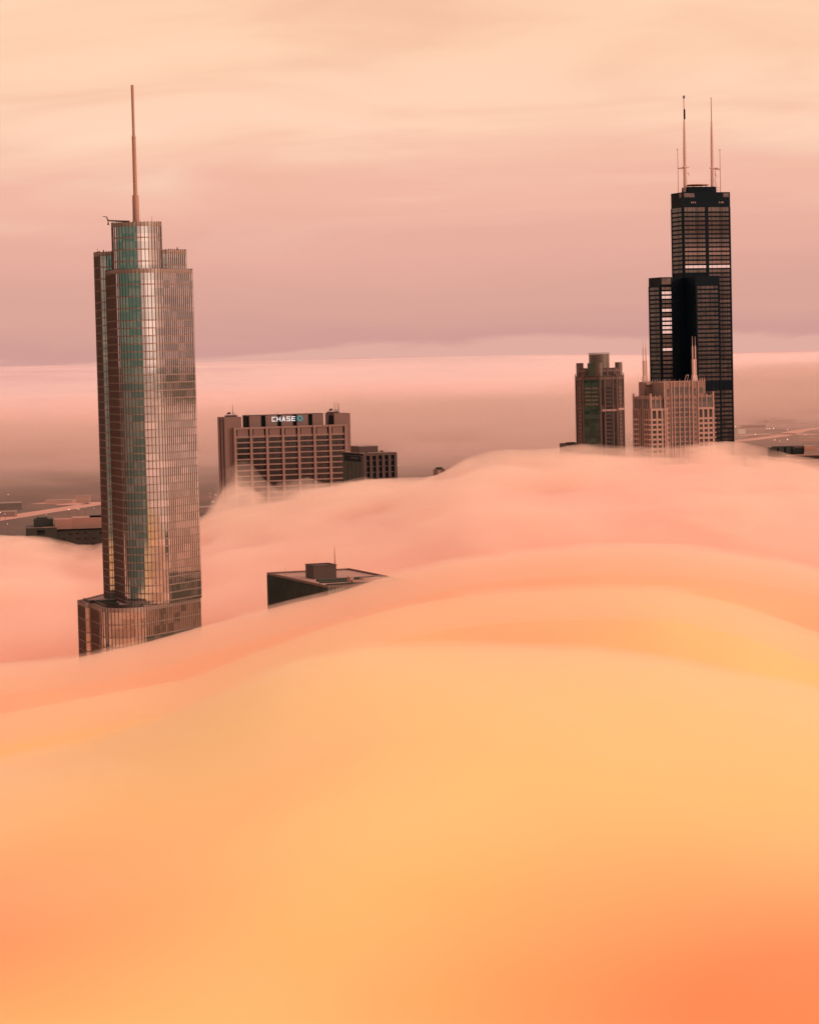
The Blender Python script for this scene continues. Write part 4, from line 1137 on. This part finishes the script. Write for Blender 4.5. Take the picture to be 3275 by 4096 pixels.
rbx('roof_edge', 'granite_light', (xr(1090), xr(2300), -14.4, -13.4, zr_(1712), zr_(1690)), (xr(1290), xr(2300), -14.6, -13.5, zr_(1812), zr_(1790)))
rbx('window_strip', 'dark_glass', (xr(1280), xr(2300), -14.2, -13.9, zr_(1785), zr_(1730)))
# dark stub beside the octagonal tower
p0 = at(2265, 1774, 2500)
st_ = tag(empty('office_block', (p0.x, p0.y, 0), GRID), 'small plain dark block at the left foot of the octagonal tower', 'office block')
q = MB(); q.box(0, 9.5, 0, 16, 120, p0.z); q.build('body', M['brown_stone'], st_)
q = MB()
for i in range(6): q.box(.4 + i * 1.5, 1.2 + i * 1.5, .2, 5, p0.z, p0.z + .5 + .5 * (i % 2))
q.build('roof_plant', M['deep_dark'], st_)
q = MB()
for i in range(5): q.box(.6 + i * 1.8, 1.0 + i * 1.8, -.12, .02, 120, p0.z - 1.5)
q.build('mullion', M['dark_steel'], st_)
# small tower peeking out of the mist in the middle
p0 = at(1735, 1878, 2500)
mt = tag(empty('office_block', (p0.x, p0.y, 0), R(3)), 'small faint tower with a pale panel rising from fog in the middle', 'office block')
q = MB(); q.box(0, 10, 0, 12, 100, p0.z); q.build('body', M['brown_light'], mt)
q = MB(); q.box(3.2, 6.4, -.2, .05, p0.z - 4.5, p0.z - .8); q.build('panel', M['granite_light'], mt)
q = MB(); q.box(2, 8, 3, 9, p0.z, p0.z + 1.6); q.build('penthouse', M['dark_olive'], mt)

# ------------------------------------------------------------------ roads on the far ground
def road(pts, wid, name='road'):
    q = MB(); G_ = [gnd(*p) for p in pts]
    for a, b in zip(G_, G_[1:]):
        dx, dy = b[0] - a[0], b[1] - a[1]; L = sqrt(dx * dx + dy * dy); nx, ny = -dy / L * wid / 2, dx / L * wid / 2
        q.quad((a[0] + nx, a[1] + ny, .3), (a[0] - nx, a[1] - ny, .3), (b[0] - nx, b[1] - ny, .3), (b[0] + nx, b[1] + ny, .3))
    tag(q.build(name, M['road'], None), kind='structure')
road([(-60, 2085), (41, 2070), (150, 2052), (260, 2035), (330, 2024), (420, 2008)], 60)
road([(160, 2012), (280, 2013), (300, 2019)], 70)
road([(2700, 1785), (2963, 1763), (3110, 1745), (3200, 1722), (3400, 1700)], 70)
road([(2950, 1742), (3100, 1735), (3275, 1738)], 80)
# far warehouses and halls
wares = [(332, 2008, 31, 12, 'pale'), (236, 2014, 60, 6, 'pale'), (40, 2040, 50, 14, 'green'), (3010, 1715, 90, 12, 'brick'), (3130, 1690, 110, 8, 'pale'), (2965, 1735, 26, 16, 'white'), (3180, 1600, 120, 10, 'brick'),
         (3040, 1602, 160, 8, 'brick'), (3262, 1615, 60, 16, 'pale'), (1720, 1832, 26, 12, 'pale'), (2250, 1800, 40, 12, 'white'), (1800, 1800, 50, 14, 'green'), (2560, 1762, 60, 14, 'white'), (840, 2050, 60, 10, 'brick'), (3240, 1765, 60, 10, 'pale'), (20, 2068, 40, 10, 'brick')]
wl = {'pale': 'pale long warehouse', 'green': 'dim green-grey hall', 'brick': 'dull red low hall', 'white': 'bright whitish hall'}
wm = {'pale': 'pale_wall', 'green': 'dark_olive', 'brick': 'brown_light', 'white': 'bright_wall'}
wlab = ['with flat roof beside the far road at the left', 'very flat, below the small square hall at far left', 'in the greenery at the far left edge', 'south of the far road at the right', 'strip on the plain at far right', 'square and alone beside the foot of the black skyscraper', 'high on the hazy plain at right',
        'wide and faint, farthest out at right', 'small, by the right picture edge', 'near the dark pier building in the mist', 'just left of the dark stub block', 'in the mist in mid picture', 'between the octagonal and granite towers', 'right of the silver skyscraper shaft', 'by the road at the right edge', 'low by the road at the left edge']
for (px, py, w_, h, kk), lb_ in zip(wares, wlab):
    g = gnd(px, py)
    r = tag(empty('warehouse', (g[0], g[1], 0), R(random.uniform(-8, 20))), wl[kk] + ' ' + lb_, 'warehouse', 'far halls on the plain')
    q = MB(); q.box(-w_ / 2, w_ / 2, 0, w_ * .7, 0, h); q.build('wall', M[wm[kk]], r)
    q = MB(); q.box(-w_ / 2 - .5, w_ / 2 + .5, -.5, w_ * .7 + .5, h, h + 1.0); q.build('roof', M['roof_gravel'], r)
# street lamps, headlights: tiny points of light far out
pts = [(35, 2003), (3, 2078), (22, 2084), (33, 2127), (278, 2066), (310, 2062), (317, 2065), (344, 2061), (378, 2060), (188, 2087), (848, 2035), (855, 2034), (842, 2014), (856, 2064), (864, 2005), (841, 1999),
       (1593, 1881), (1602, 1883), (1634, 1882), (1936, 1769), (1940, 1784), (1720, 1831), (2253, 1801), (2989, 1654), (3131, 1626), (3138, 1626), (3147, 1626), (2940, 1720), (2963, 1719), (3066, 1730), (3076, 1730), (3092, 1728), (3020, 1753), (3118, 1782), (3148, 1775), (3148, 1734), (3219, 1756), (3097, 1777), (2515, 1738), (2517, 1739)]
where = lambda px, py: ('far left plain' if px < 420 else 'gap right of the silver tower' if px < 900 else 'mist in mid picture' if px < 2000 else 'gap between towers' if px < 2700 else 'plain at far right')
gl_, pole_ = None, None
rowi = {}
for px, py in pts:
    g = gnd(px, py + 2); d = sqrt(g[0] ** 2 + g[1] ** 2); wz = where(px, py)
    r = tag(empty('street_lamp', (g[0], g[1], 0)), 'tiny warm street lamp shining on the ' + wz, 'street lamp', 'distant street lamps, ' + wz)
    k = d / F
    if gl_ is None:
        q = MB(); q.lathe(0, 0, [(.02, -1), (.8, -.6), (1, 0), (.8, .6), (.02, 1)], 10); gl_ = q.build('lamp', M['lamp_glow'], r)
        q = MB(); q.lathe(0, 0, [(.35, 0), (.25, 14)], 8); pole_ = q.build('pole', M['dark_steel'], r); a_, b_ = gl_, pole_
    else: a_ = copyobj(gl_, r); b_ = copyobj(pole_, r)
    a_.location = (0, 0, 14.6); s2 = k * random.uniform(.8, 1.4); a_.scale = (s2, s2, s2)
